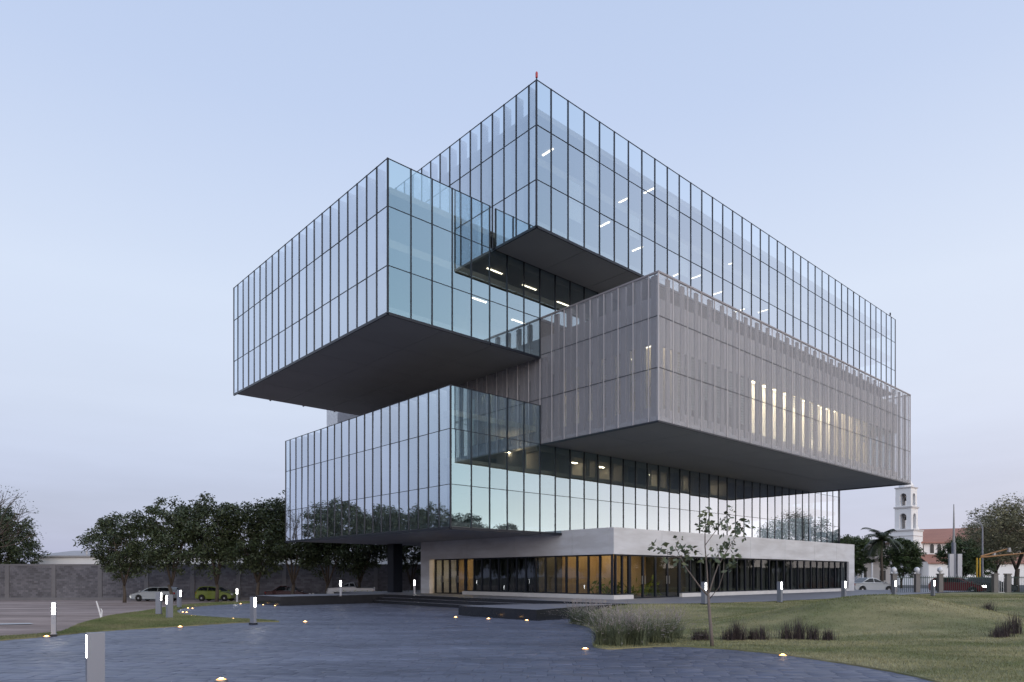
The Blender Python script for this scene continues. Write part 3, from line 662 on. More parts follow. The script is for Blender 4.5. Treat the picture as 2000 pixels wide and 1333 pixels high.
def ground_glazing(kind, plane, xs, z0, z1, doors=False):
    for i in range(len(xs)-1):
        pane(vol, kind, xs[i]+.035, xs[i+1]-.035, plane+SET, z0+.06, z1-.05, 'dglass', 'door_leaf' if doors else 'ground_pane', .05)
        if doors:
            hp = xs[i]+.14 if i % 2 else xs[i+1]-.14
            b = (hp-.02, hp+.02, plane+SET-.09, plane+SET-.05, PLAT+.85, PLAT+1.35) if kind == 'R' else (plane+SET-.09, plane+SET-.05, hp-.02, hp+.02, PLAT+.85, PLAT+1.35)
            part('door_handle', [b], M['steel'], vol)
    for x in xs: mullion(vol, kind, x, plane+SET, z0, z1, 'door_frame' if doors else 'ground_mullion', .055 if doors else .045, .06, .08)
    for z, h in ((z1-.03, .05), (z0+.03, .035)): transom(vol, kind, xs[0]+.05, xs[-1]-.05, plane+SET, z, h, .04, 'ground_transom')
lin = lambda a, b, n: [a+(b-a)*i/n for i in range(n+1)]
ground_glazing('L', uP, lin(dv1, dv0, 4)[::-1][::-1], PLAT+.01, PB-.004, True)
ground_glazing('L', uP, lin(dv0-.12, vP+.30, 15), PLAT+.245, PB-.004)
ground_glazing('R', vP, lin(uP+.42, du0-.12, 2), PLAT+.245, PB-.004)
ground_glazing('R', vP, lin(du0, du1, 4), PLAT+.01, PB-.004, True)
ground_glazing('R', vP, lin(du1+.12, uPe-1.25, 22), PLAT+.245, PB-.004)
part('ground_ceiling', [(uP+.4, uPe-.4, vP+.4, vPe-.4, PB+.42, PB+.5)], M['ceil'], vol)
part('lobby_floor', [(uP+.4, uPe-.4, vP+.4, vPe-.4, PLAT+.002, PLAT+.02)], M['floor'], vol)
part('curtain', [(uP+2.0+.25*(i % 2), uP+2.05+.25*(i % 2), dv0-.6-.33*i, dv0-.28-.33*i, PLAT+.03, PB+.41) for i in range(int((dv0-32.2)/.33))], M['floor'], vol)
part('curtain', [(du1+1.2+.4*i, du1+1.59+.4*i, vP+1.6+.2*(i % 2), vP+1.65+.2*(i % 2), PLAT+.03, PB+.41) for i in range(int((uPe-2.8-du1)/.4))], M['floor'], vol)
# lit timber lobby seen through the doors and the corner
part('timber_wall', [(uP+3.2, uP+3.3, dv0-.7, vPe-.4, PLAT+.03, PB+.41)], M['warmwall'], vol)
tw0 = v_at(uP+2.6, 1098); part('timber_wall', [(uP+2.6, uP+2.7, vP+2.0, tw0, PLAT+.03, PB+.41)], M['warmwall'], vol)
part('timber_wall', [(du0+.3, du1+1.1, vP+3.6, vP+3.7, PLAT+.03, PB+.41)], M['warmwall'], vol)
part('partition', [(uP+.45, uP+3.3, dv0-.75, dv0-.71, PLAT+.03, PB+.41), (uP+.45, uP+2.7, tw0+.01, tw0+.05, PLAT+.03, PB+.41), (du1+1.11, du1+1.16, vP+.45, vP+3.7, PLAT+.03, PB+.41)], M['floor'], vol)  # partitions added to stop the lobby light spreading behind the other panes
part('lobby_light', [(uP+1.5, uP+1.9, dv0+.2, vPe-1.3, PB+.34, PB+.40)], M['warmpanel'], vol)
part('lobby_light', [(uP+1.5, uP+1.75, vP+2.2, tw0, PB+.34, PB+.40)], M['warmpanel'], vol)
part('lobby_light', [(du0-1, du1+.3, vP+1.9, vP+2.2, PB+.34, PB+.40)], M['warmpanel'], vol)
V_ = []
for i in range(260):
    c = Vector((rng.uniform(du0-.9, du1+.8)-OU, vP+2.4+rng.uniform(-.4, .4)-OV, .1+abs(rng.normal(0, .42)))); a = Vector(rng.normal(0, 1, 3)).normalized()*.22; b = Vector(rng.normal(0, 1, 3)).normalized()*.08
    V_.append([c-a, c+b, c+a, c-b])
link('indoor_plant', tris('indoor_plant', np.array([[tuple(p) for p in q] for q in V_]), M['plant']), vol)
part('column', [(30.0, 30.85, 47.7, 48.6, PLAT-.4, WB-.03)], M['black'], office)

# ================================================================== BOLLARDS AND UPLIGHTS
BH = 1.06
def bollard_parts(root):
    w, d = .125, .065
    mb = MB(); mb.box(-w, w-.05, -d, d, 0, BH); mb.box(w-.05, w, -d, d, 0, BH-.40); mb.box(w-.05, w, -d, d, BH-.03, BH); mb.box(w-.049, w-.001, -d, -d+.014, BH-.40, BH-.03); mb.box(w-.049, w-.001, d-.014, d, BH-.40, BH-.03); mb.build('body', M['bollard'], root)
    l = MB(); l.box(w-.048, w-.004, -d+.015, d-.015, BH-.395, BH-.035); l.build('lens', M['lamp'], root)
    f = MB(); f.box(-w-.03, w+.03, -d-.03, d+.03, -.06, .02); f.build('foot', M['dkstone'], root)
BOL = [ # x px, base y px, ground height, heading of the lit end, label
    (186, 1365, 0, 221, 'nearest grey lamp bollard at the lower left, cut by the picture edge'),
    (105, 1240, .05, -60, 'lit lamp bollard on the verge at far left beside an uplight'),
    (310, 1200, .1, 0, 'lamp bollard on the grass verge, left of the three standing close together'),
    (331, 1209.5, .08, -122, 'lamp bollard on the verge, nearest of the three standing close together'),
    (350, 1187, .05, -25, 'lamp bollard on the verge, right and farthest of the three close together'),
    (463, 1178.5, 0, -70, 'small lit lamp bollard in front of the green car'),
    (494.5, 1218, .05, -35, 'lit lamp bollard at the tip of the grass verge'),
    (1375, 1180, .6, -58, 'lit lamp bollard behind the young tree trunk by the walkway'),
    (1523, 1177, .6, -62, 'lit lamp bollard on the lawn edge, second from the young tree'),
    (1648, 1171, .6, -66, 'lit lamp bollard on the lawn edge before the end pier of the base'),
    (1746, 1166, .6, -70, 'lit lamp bollard on the lawn edge in front of the round leafy tree'),
    (1822, 1164, .6, -72, 'farthest right lamp bollard at the end of the lawn edge')]
for x, y, z, a, lab in BOL:
    p = px(x, y, z); o = empty('lamp_bollard', (p.x, p.y, z), R(a)); bollard_parts(o); tag(o, lab, 'bollard', 'lamp bollards round the plaza')
for x, Y, z, a, lab in ((665.5, 45.8, PLAT, -80, 'lit lamp bollard on the platform beside the silver pickup'), (809, 49.5, PLAT, -75, 'lit lamp bollard beside the concrete pier of the base')):
    o = empty('lamp_bollard', ((x-1000)/F*Y, Y, z), R(a)); bollard_parts(o); tag(o, lab, 'bollard', 'lamp bollards round the plaza')
UPL = [(91, 1245.5, 'uplight at the foot of the far left lamp bollard'), (352, 1226.5, 'uplight at the verge edge below the cluster of three bollards'), (455, 1210.5, 'uplight on the verge left of the tip bollard'),
       (596, 1216.5, 'uplight alone on the paving right of the verge tip'), (432, 1331, 'uplight at the very bottom edge of the picture'), (890, 1207.5, 'uplight at the left end of the dark plinth'),
       (954, 1210.5, 'uplight at the middle of the dark plinth'), (1029, 1213.5, 'uplight at the right corner of the dark plinth'), (1143, 1270, 'uplight glowing beside the tall fountain grass'),
       (1529, 1283, 'uplight on the curved lawn edge at right'), (367, 1189.2, 'small uplight on the side path, back row left'), (376, 1189.8, 'small uplight on the side path, back row right'),
       (357, 1197, 'small uplight on the side path, middle row left'), (364.5, 1197.6, 'small uplight on the side path, middle row right'), (373, 1204, 'small uplight on the side path, front row left'), (381, 1204.5, 'small uplight on the side path, front row right'),
       (470, 1180.5, 'small uplight behind the tip bollard near the green car'), (514, 1182.5, 'small uplight near the left end of the platform wall'), (537, 1184.5, 'small uplight at the corner of the platform wall')]
ring = MB(); ring.lathe([(.12, -.05), (.12, .012), (.095, .02), (.09, .0)], 16); ringm = ring.mesh('ring', M['steel'])
rim = MB(); rim.lathe([(.092, .0), (.085, .020), (.06, .034), (.052, .034)], 16); halom = rim.mesh('halo_ring', M['uphalo'])  # glowing orange ring added to imitate the halo of light round the lens
lens = MB(); lens.lathe([(.05, .01), (.048, .036), (.03, .048), (.0, .05)], 14); lensm = lens.mesh('lens', M['uplens'])
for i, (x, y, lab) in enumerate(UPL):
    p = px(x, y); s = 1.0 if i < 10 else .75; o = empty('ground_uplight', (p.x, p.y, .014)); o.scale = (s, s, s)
    link('ring', ringm, o); link('halo_ring', halom, o); link('lens', lensm, o); tag(o, lab, 'uplight', 'uplights set in the paving')

# ================================================================== PLANTS ON THE LAWN
def tuft(loc, n, h, spread, m, plumes=0, seed=0):
    r = np.random.default_rng(seed); Q = []
    P = []
    for i in range(n+plumes):
        a = r.uniform(0, 2*np.pi); lean = abs(r.normal(0, spread)); hh = h*r.uniform(.55, 1.0)*(1.35 if i >= n else 1); b0 = r.normal(0, .09, 2)
        d = np.array([np.cos(a), np.sin(a)]); pts = []
        for t in (0, .35, .7, 1.0):
            s = lean*hh*(t**1.7); z = hh*(t-.28*lean*t**2.4); pts.append(np.array([b0[0]+d[0]*s, b0[1]+d[1]*s, max(z, .01)]))
        w = .007 if i < n else .005; perp = np.array([-d[1], d[0], 0])
        for k in range(3):
            w0, w1 = w*(1-.3*k), w*(1-.3*(k+1))+.0005; Q.append([pts[k]-perp*w0, pts[k]+perp*w0, pts[k+1]+perp*w1, pts[k+1]-perp*w1])
        if i >= n:
            e = pts[3]; dd = (pts[3]-pts[2]); dd /= np.linalg.norm(dd)+1e-9
            for q in range(10):
                c = e-dd*.02*q; rr = r.normal(0, 1, 3); rr *= .022/(np.linalg.norm(rr)+1e-9); P.append([c-rr*.3, c+perp*.006, c+rr+dd*.03, c-perp*.006])
    root = empty('grass_tuft', loc); tag(link('blades', tris('blades', np.array(Q), m), root), kind='stuff')
    if P: tag(link('plumes', tris('plumes', np.array(P), M['plume']), root), kind='stuff')
    return root
FG = [(1122, 1219, 'back left'), (1140, 1222, ''), (1160, 1226, ''), (1178, 1233, ''), (1176, 1262, ''), (1200, 1246, ''), (1206, 1264, ''), (1228, 1240, ''), (1232, 1262, ''), (1250, 1263, ''), (1262, 1246, ''), (1278, 1258, ''), (1305, 1258, ''), (1318, 1250, '')]
FL = ['at the back left end of the bed nearest the plinth', 'second from the plinth end of the bed', 'third from the plinth end of the bed', 'on the left rim of the bed above the glowing uplight',
      'lit yellow at its foot by the glowing uplight', 'in the middle of the bed behind the front row', 'in the front row just right of the glowing uplight', 'at the back of the bed, middle', 'thickest green one of the front row',
      'in the front row, right of the thickest one', 'at the back right of the bed', 'in the front row near its right end', 'at the right end of the bed, front', 'at the right end of the bed, back']
for i, (x, y, _) in enumerate(FG):
    p = px(x, y); z = float(lawn_h(np.array([p.x]), np.array([p.y]))[0]) if inside(lawn_poly, p.x, p.y) else .01
    o = tuft((p.x, p.y, z), 210, .84, .85, M['fgrass'], 120, 100+i); tag(o, 'tuft of green fountain grass '+FL[i], 'ornamental grass', 'fountain grass tufts at the plaza corner')
PG = [(1362, 1248, .45, 'left of the young tree trunk'), (1376, 1248, .40, 'touching the young tree trunk on its left'), (1420, 1248, .42, 'just right of the young tree trunk'), (1437, 1247.5, .70, 'tallest one right of the young tree'), (1447, 1248, .5, 'right beside the tallest one near the young tree'),
      (1470, 1247, .42, 'low one midway along the row'), (1488, 1247, .5, 'thin one midway along the row'), (1536, 1246, .62, 'left one of the big pair below the second bollard'), (1560, 1246, .72, 'right one of the big pair below the second bollard'), (1588, 1247, .52, 'round one right of the big pair'), (1619, 1248, .42, 'thin last one at the right end of the row'),
      (1930, 1222, .5, 'behind the others on the far right mound'), (1962, 1246, .6, 'on the far right, left of two'), (1981, 1243, .75, 'on the far right, right of two'), (1948, 1247, .35, 'small, on the far right')]
for i, (x, y, h, lab) in enumerate(PG):
    p = px(x, y, .08); z = float(lawn_h(np.array([p.x]), np.array([p.y]))[0])
    o = tuft((p.x, p.y, z-.01), 150, h*1.05, .42, M['pgrass'], 0, 300+i); tag(o, 'dark purple grass tuft '+lab, 'ornamental grass', 'purple grass tufts on the lawn')

def leaf_quads(centers, rngl, size, droop=.0, wr=.36):
    """diamond leaves hung at the given points"""
    n = len(centers); d = rngl.normal(0, 1, (n, 3)); d[:, 2] = d[:, 2]*.6-droop; d /= np.linalg.norm(d, axis=1)[:, None]
    s = rngl.normal(0, 1, (n, 3)); s -= (s*d).sum(1)[:, None]*d; s /= np.linalg.norm(s, axis=1)[:, None]
    L = size*rngl.uniform(.6, 1.25, n)[:, None]; c = centers
    return np.stack([c, c+d*L*.45+s*L*wr*.5, c+d*L, c+d*L*.45-s*L*wr*.5], 1)
# young tree by the plaza
Yt = 18.85; tb = px(1390, 1265.5)
def tp(x, y, dy=0.): p = at(x, y, Yt+dy); return (p.x-tb.x, p.y-tb.y, p.z)
yt = empty('young_tree', (tb.x, tb.y, .03)); tag(yt, 'slender young tree with few leaves standing on the lawn edge', 'tree')
br = MB()
br.tube([tp(1391, 1268), tp(1388, 1225), tp(1385, 1190), tp(1383, 1160)], [.055, .048, .042, .034], 8)
br.tube([tp(1383, 1163), tp(1381, 1120, .1), tp(1377, 1070, .15), tp(1377, 1040, .2), tp(1380, 1003, .3)], [.028, .02, .017, .013, .006], 6)
br.tube([tp(1383, 1166), tp(1368, 1150, -.1), tp(1352, 1128, -.25), tp(1340, 1112, -.35), tp(1330, 1092, -.4), tp(1318, 1070, -.45)], [.026, .02, .017, .014, .01, .005], 6)
br.tube([tp(1330, 1092, -.4), tp(1305, 1085, -.5), tp(1287, 1072, -.5)], [.009, .007, .004], 5)
br.tube([tp(1385, 1160), tp(1394, 1130, .2), tp(1402, 1108, .3), tp(1412, 1092, .35), tp(1425, 1070, .3), tp(1434, 1055, .3), tp(1452, 1030, .4)], [.024, .018, .016, .013, .010, .008, .004], 6)
br.tube([tp(1402, 1108, .3), tp(1404, 1085, .5), tp(1400, 1070, .6)], [.012, .009, .005], 5)
br.tube([tp(1386, 1172), tp(1404, 1150, -.3), tp(1413, 1122, -.4), tp(1414, 1100, -.4)], [.012, .010, .008, .005], 5)
br.tube([tp(1377, 1068, .15), tp(1384, 1058, .1), tp(1396, 1042, 0), tp(1412, 1020, -.1), tp(1425, 1003, -.1)], [.012, .010, .009, .007, .004], 5)
br.build('trunk', M['ybark'], yt, smooth=True)
LC = [(1382, 1002, 10, 9), (1378, 1022, 12, 14), (1376, 1036, 10, 12), (1395, 1022, 12, 8), (1408, 1028, 14, 14), (1426, 1003, 10, 8), (1420, 1014, 9, 7), (1438, 1030, 13, 14), (1452, 1022, 12, 12), (1447, 1042, 14, 10), (1432, 1056, 10, 7), (1455, 1050, 8, 4),
      (1285, 1070, 13, 12), (1300, 1082, 13, 11), (1325, 1064, 14, 15), (1322, 1076, 12, 10), (1338, 1080, 13, 14), (1332, 1096, 12, 9), (1352, 1078, 8, 5), (1338, 1110, 8, 6), (1398, 1074, 12, 9), (1400, 1090, 12, 9), (1412, 1076, 14, 14), (1428, 1078, 14, 14), (1434, 1092, 12, 12), (1424, 1104, 10, 8), (1374, 1095, 8, 5), (1384, 1088, 8, 4)]
cen = []
for x, y, r_, k_ in LC:
    for _ in range(int(k_*1.25)): cen.append(tp(x+rng.normal(0, r_*.55), y+rng.normal(0, r_*.55), rng.normal(0, .2)))
link('leaves', tris('leaves', leaf_quads(np.array(cen), rng, .185, .5, .52), M['leafy']), yt)

# ================================================================== TREES
def tree_mesh(seed, H, crown_w, trunk_h, nclump, nleaf, leaf, m, droop=.4, trunk_r=.16, flat=1.0, bare=0., fork=4, shell=.35):
    """returns (trunk mesh, crown mesh), base at the origin"""
    r = np.random.default_rng(seed); mb = MB(); cz = trunk_h+(H-trunk_h)*.52; rz = (H-trunk_h)*.5*flat; rx = crown_w/2
    fk = trunk_h*r.uniform(.55, .75); mb.tube([(0, 0, -.3), (r.normal(0, .05), r.normal(0, .05), fk*.5), (r.normal(0, .08), r.normal(0, .08), fk)], [trunk_r*1.25, trunk_r, trunk_r*.9], 8)
    cl = []
    while len(cl) < nclump:
        p = r.uniform(-1, 1, 3); q = np.linalg.norm(p)
        if q > 1 or q < shell*r.random(): continue
        lump = 1+.17*math.sin(3*math.atan2(p[1], p[0])+seed)+.12*math.sin(5*p[2]+seed*2)
        cl.append(np.array([p[0]*rx*lump, p[1]*rx*lump, cz+p[2]*rz*(1.0+.10*math.sin(4*math.atan2(p[1], p[0])+seed*1.7))]))
    for k in range(fork):
        a = 2*np.pi*k/fork+r.uniform(-.4, .4); t = np.array([math.cos(a)*rx*.55, math.sin(a)*rx*.55, cz+rz*r.uniform(-.1, .5)]); mid = np.array([t[0]*.45, t[1]*.45, (fk+t[2])*.5-.1])
        mb.tube([(0, 0, fk-.1), tuple(mid), tuple(t)], [trunk_r*.62, trunk_r*.42, trunk_r*.14], 6)
        for c in cl[k::fork][:10]: mb.tube([tuple(mid+(t-mid)*r.uniform(.1, .9)), tuple((mid+t)/2*.35+c*.65), tuple(c)], [trunk_r*.2, trunk_r*.13, .01], 4, cap=False)
    cs = []
    for c in cl:
        s = crown_w*r.uniform(.055, .10); p = r.normal(0, 1, (nleaf, 3)); p /= np.linalg.norm(p, axis=1)[:, None]; p *= (r.random(nleaf)**.5)[:, None]*s*1.35; p[:, 2] *= .75; cs.append(c+p)
    cs = np.concatenate(cs)
    return mb.mesh('trunk', M['bark'], True), tris('crown', leaf_quads(cs, r, leaf, droop), m)
def plant(name, meshes, loc, rz, s, label, group=None, cat='tree'):
    o = empty(name, loc, rz); o.scale = (s, s, s); link('trunk', meshes[0], o); link('crown', meshes[1], o); tag(o, label, cat, group); return o
TA = [tree_mesh(s, 10.4, 7.7, 3.1, 130, 90, .38, M['leafd'], .7, .17) for s in (1, 2, 3)]
def lotz(x, y): return float(lot_h(np.array([x]), np.array([y]))[0])
ROW = [(243, 66, .84, 'dark leafy tree at the left end of the row by the block wall'), (335, 66, .92, 'dark leafy tree whose trunk stands in front of the white car'), (423, 66.5, .98, 'tallest dark leafy tree, its trunk in front of the green car'),
       (503, 67, .97, 'dark leafy tree left of the dark red car'), (572, 67.5, 1.0, 'dark leafy tree whose trunk stands in front of the dark red car'), (640, 68, .95, 'dark leafy tree partly under the overhang left of the pickup'), (703, 68.5, .97, 'dark leafy tree under the overhang behind the pickup'), (803, 72, .92, 'dark leafy tree seen between the black column and the concrete pier')]
for i, (x, Y, s, lab) in enumerate(ROW):
    X = (x-1000)/F*Y; plant('broadleaf_tree', TA[i % 3], (X, Y, lotz(X, Y)), i*1.3, s, lab, 'trees along the block wall')
# big trees at the left, reaching out of the frame; their tops mirror in the lowest glass box
TB = [tree_mesh(s, 13.5, 9.5, 2.6, 230, 90, .46, M['leafd'], .5, .25) for s in (11, 12)]
for i, (X, Y, s, lab) in enumerate(((-62.5, 84, .80, 'big dark tree behind the wall at the left picture edge'), (-68, 82, .95, 'big dark tree behind the wall, cut by the left picture edge'),
                                    (-70, 47, .92, 'dark tree left of the view, mirrored in the lowest glass box'), (-71, 54, 1.0, 'dark tree left of the view, mirrored in the lowest glass box'), (-72, 61, .95, 'dark tree left of the view, mirrored in the lowest glass box'), (-70, 67.5, 1.05, 'dark tree left of the view, mirrored in the lowest glass box'), (-73, 40, .9, 'dark tree left of the view, mirrored in the lowest glass box'))):
    plant('large_tree', TB[i % 2], (X, Y, -.7), i*2.1, s, lab, 'large trees on the left')
def bare_tree(seed, H, spread):
    r = np.random.default_rng(seed); mb = MB(); ends = []
    def grow(p, d, L, rad, lev):
        q = p+d*L; mid = p+d*L*.5+r.normal(0, .06*L, 3); mb.tube([tuple(p), tuple(mid), tuple(q)], [rad, rad*.8, rad*.6], 5, cap=False)
        if lev == 0: ends.append(q); return
        for k in range(3 if lev > 1 else 4):
            nd = d+r.normal(0, spread, 3); nd[2] = abs(nd[2])*.9+.15; nd /= np.linalg.norm(nd); grow(q, nd, L*r.uniform(.6, .85), rad*.55, lev-1)
    grow(np.array([0, 0, -.3]), np.array([0, 0, 1.]), H*.28, .22, 4); e = np.array(ends); e = np.repeat(e, 6, 0)+r.normal(0, .25, (len(ends)*6, 3))
    return mb.mesh('trunk', M['bark'], True), tris('crown', leaf_quads(e, r, .22, .3), M['leafd'])
BT = bare_tree(5, 15, .5)
plant('sparse_tree', BT, (-62.5, 79.5, -.7), .5, .86, 'sparse tree with bare twigs at the left picture edge', 'sparse trees on the left')
for i, (X, Y, s) in enumerate(((-58, 70.5, 1.12), (-63, 75, 1.0))): plant('sparse_tree', BT, (X, Y, -.7), 1.7*i+2, s, 'sparse twiggy tree left of the view, mirrored in the lowest glass box', 'sparse trees on the left')

# ================================================================== LEFT: WALL, WAREHOUSE, LOT THINGS
wl_root = empty('block_wall', (-30, 75.5, -.66), R(1.2)); tag(wl_root, 'long grey concrete block wall behind the trees and parked cars', 'wall')
WALL_H = 3.8
mb = MB(); mb.box(-62, 34, .03, .19, 0, WALL_H-.05); mb.build('mortar', M['pilaster'], wl_root)
far = MB()   # each block is about 7 x 3 px in the photo: too small to pick apart
for r_ in range(18):
    for c_ in range(-150, 84):
        X = (c_+.5*(r_ % 2))*.41; z = .11+r_*.203
        if not -61.5 < X < 33.5: continue
        jy = random.uniform(-.025, 0); far.box(X-.199, X+.199, jy, jy+.2, z-.096, z+.096)
tag(far.build('block_field', M['block'], wl_root), kind='stuff')
for X in range(-60, 34, 5):
    pb = MB(); pb.box(X-.22, X+.22, -.10, .25, -.2, WALL_H); pb.build('pilaster', M['pilaster'], wl_root)
pb = MB(); pb.box(-62, 34, -.05, .24, WALL_H-.12, WALL_H+.06); pb.build('coping', M['pilaster'], wl_root)
wh = empty('warehouse', (-40, 92, -.7)); tag(wh, 'long white warehouse with a grey roof behind the block wall', 'building')
mb = MB(); mb.box(-24, 40, 0, 18, 0, 5.1); mb.build('wall', M['white'], wh)
mb = MB(); mb.prism([(-.3, 5.1), (-.3, 5.3), (9, 6.3), (18.3, 5.3), (18.3, 5.1)], 0, 64.6); o = mb.build('roof', M['roofm'], wh, (40.3, 0, 0), (0, 0, R(90)))
mb = MB(); mb.lathe([(.12, 0), (.12, .5), (.2, .55), (0, .7)], 8); mb.build('roof_vent', M['whited'], wh, (-17.5, 1.0, 5.4))
k_ = MB(); k_.box(-34, 30, -.12, .12, 0, .32); tag(k_.build('kerb', M['pilaster'], None, (-30, 72.6, -.68), (0, 0, R(1.2))), kind='structure')
sp = px(198, 1207.5, -.05); s_ = MB(); s_.tube([(0, 0, -.05), (-.12, 0, .42), (-.24, 0, .80)], [.035, .035, .03], 6); s_.tube([(0, 0, -.05), (.02, .02, .35), (-.03, 0, .45)], [.03, .03, .02], 5)
tag(s_.build('marker_stake', M['stick'], None, (sp.x, sp.y, -.05)), 'leaning white stake stuck in the dirt lot', 'stake')
l_ = MB(); a, b, c, d = px(-40, 1219.5, -.04), px(58, 1218.0, -.04), px(66, 1220, -.04), px(-40, 1222, -.04); l_.quad([(p.x, p.y, -.02) for p in (d, c, b, a)])
tag(l_.build('lot_marking', M['marking']), kind='structure')
V_ = np.concatenate([rng.uniform((-15, 0, 0), (2, .8, .55), (2200, 3))]); hp = at(770, 1150, 58)
hd = empty('low_hedge', (-11.5, 57.5, -.3)); link('foliage', tris('foliage', leaf_quads(rng.uniform((-3.5, 0, 0), (5.2, .9, .95), (2600, 3)), rng, .16, 0), M['hedge']), hd)
mb = MB(); mb.box(-3.5, 5.2, .2, .7, -.4, .7); mb.build('stems', M['bark'], hd); tag(hd, 'low yellowish hedge strip behind the black column', 'hedge')

# ---- cars
def car(name, kind, L, Wd, col, loc, rz, label, cat='car', lights=False, group=None, H=1.45):
    root = empty(name, loc, rz); tag(root, label, cat, group); P = paint(name+'_paint', col); w = Wd/2; x0, x1 = -L/2, L/2; s = H/1.45
    wb = (x0+L*.18, x1-L*.20); wr = .315
    def body_outline(bot, hood, belt, tail):
        pts = [(x0+.03, bot+.1)]
        for cx in wb:   # wheel arches along the sill
            pts += [(cx-wr-.06, bot)]+[(cx+(wr+.06)*math.cos(a), bot+.10+(wr+.05)*math.sin(a)) for a in np.linspace(math.pi, 0, 7)]+[(cx+wr+.06, bot)]
        pts += [(x1-.05, bot+.08), (x1, bot+.35)]
        return pts
    if kind == 'hatch': top = [(x1-.10, .72*s), (x1-.95, .95*s), (x0+.10, 1.02*s), (x0, .75*s)]; gh = [(x1-1.05, .93*s), (x1-1.75, 1.36*s), (x1-2.3, H), (x0+.75, H), (x0+.35, 1.36*s), (x0+.08, .98*s)]
    elif kind == 'sedan': top = [(x1-.08, .68*s), (x1-1.15, .92*s), (x0+.75, .98*s), (x0+.05, .92*s), (x0, .7*s)]; gh = [(x1-1.2, .90*s), (x1-2.0, 1.34*s), (x1-2.45, H), (x0+1.55, H), (x0+.75, .97*s)]
    else: top = [(x1-.06, .78*s), (x1-.15, 1.02*s), (x1-1.35, 1.10*s), (x0+1.75, 1.10*s), (x0+1.74, 1.02*s), (x0+.02, 1.02*s), (x0, .7*s)]; gh = [(x1-1.38, 1.08*s), (x1-2.0, H-.04), (x1-2.3, H), (x0+1.98, H), (x0+1.8, 1.08*s)]
    mb = MB(); ol = body_outline(.24, 0, 0, 0)+top
    n = len(ol); rows_ = ((-w+.05, .97), (-w, 1.), (w, 1.), (w-.05, .97)); zc = .6
    for y, k in ((-w+.07, .96), (-w, 1.0), (w, 1.0), (w-.07, .96)): mb.v += [(x*k, y if True else y, zc+(z-zc)*(1 if k == 1 else .93)) for x, z in ol]
    order_ = [(-w+.07), -w, w, w-.07]
    for a in range(3):
        for i in range(n): j = (i+1) % n; mb.f.append((a*n+i, a*n+j, (a+1)*n+j, (a+1)*n+i)); mb.m.append(0)
    mb.f.append(tuple(range(n))[::-1]); mb.f.append(tuple(range(3*n, 4*n))); mb.m += [0, 0]
    b = mb.build('body', P, root); bm = bmesh.new(); bm.from_mesh(b.data); bmesh.ops.recalc_face_normals(bm, faces=bm.faces); bm.to_mesh(b.data); bm.free()
    g = MB(); k = len(gh); zb = min(z for _, z in gh)
    inset = lambda z: .04+.16*(z-zb)/(H-zb)
    for sgn in (-1, 1): g.v += [(x, sgn*(w-inset(z)), z) for x, z in gh]
    g.f = [tuple(range(k)), tuple(range(2*k-1, k-1, -1))]; g.m = [0, 0]
    for i in range(k): j = (i+1) % k; g.f.append((j, i, k+i, k+j)); g.m.append(0)
    go = g.build('cabin', P, root); bm = bmesh.new(); bm.from_mesh(go.data); bmesh.ops.recalc_face_normals(bm, faces=bm.faces); bm.to_mesh(go.data); bm.free()
    # side windows: the cabin outline shrunk, split by a pillar
    cx = sum(x for x, _ in gh)/k; cz_ = (H+zb)/2+.02; sh = [(cx+(x-cx)*.88, cz_+(z-cz_)*.72) for x, z in gh]
    xm = cx+.05
    def clip(pts, left):
        out = []
        for i in range(len(pts)):
            p, q = pts[i], pts[(i+1) % len(pts)]; ip = (p[0] < xm-.03) if left else (p[0] > xm+.03); iq = (q[0] < xm-.03) if left else (q[0] > xm+.03); lim = xm-.03 if left else xm+.03
            if ip: out.append(p)
            if ip != iq: t = (lim-p[0])/(q[0]-p[0]); out.append((lim, p[1]+t*(q[1]-p[1])))
        return out
    for left in (True, False):
        pg = clip(sh, left)
        for sgn in (-1, 1):
            wm = MB(); wm.quad([(x, sgn*(w-inset(z)+.012), z) for x, z in pg]); wm.build('side_window', M['carglass'], root)
    for (a, bb), nm in (((gh[0], gh[1]), 'windscreen'), ((gh[-1], gh[-2]), 'rear_window')):
        p0 = (a[0]+(bb[0]-a[0])*.12, a[1]+(bb[1]-a[1])*.12); p1 = (a[0]+(bb[0]-a[0])*.92, a[1]+(bb[1]-a[1])*.92); dx = .015 if nm == 'windscreen' else -.015
        wm = MB(); wm.quad([(p0[0]+dx, -(w-inset(p0[1])-.08), p0[1]+.012), (p0[0]+dx, (w-inset(p0[1])-.08), p0[1]+.012), (p1[0]+dx, (w-inset(p1[1])-.08), p1[1]+.012), (p1[0]+dx, -(w-inset(p1[1])-.08), p1[1]+.012)]); wm.build(nm, M['carglass'], root)
    for wx in wb:
        for sgn in (-1, 1):
            t = MB(); t.lathe([(.20, -.10), (wr-.03, -.10), (wr, -.06), (wr, .06), (wr-.03, .10), (.20, .10)], 18); to = t.build('wheel', M['tyre'], root, (wx, sgn*(w-.10), wr), (R(90), 0, 0))
            rm = MB(); rm.lathe([(.05, -.105), (.20, -.085), (.20, .085), (.05, .105)], 12); rm.build('rim', M['rim'], to)
    for sgn in (-1, 1):
        h = MB(); h.box(x1-.16, x1-.015, sgn*(w-.42) if sgn > 0 else -w+.08, sgn*(w-.08) if sgn > 0 else -w+.42, .60*s, .74*s); h.build('headlight', M['chead'] if lights else M['clens'], root)
        h = MB(); h.box(x0-.012, x0+.12, (w-.30) if sgn > 0 else -w+.06, (w-.06) if sgn > 0 else -w+.30, .72*s, .90*s); h.build('tail_light', M['ctail'], root)
        mr_ = MB(); mr_.box(gh[0][0]-.15, gh[0][0], sgn*(w+.12)-.08, sgn*(w+.12)+.08, zb+.04, zb+.16); mr_.build('mirror', P, root)
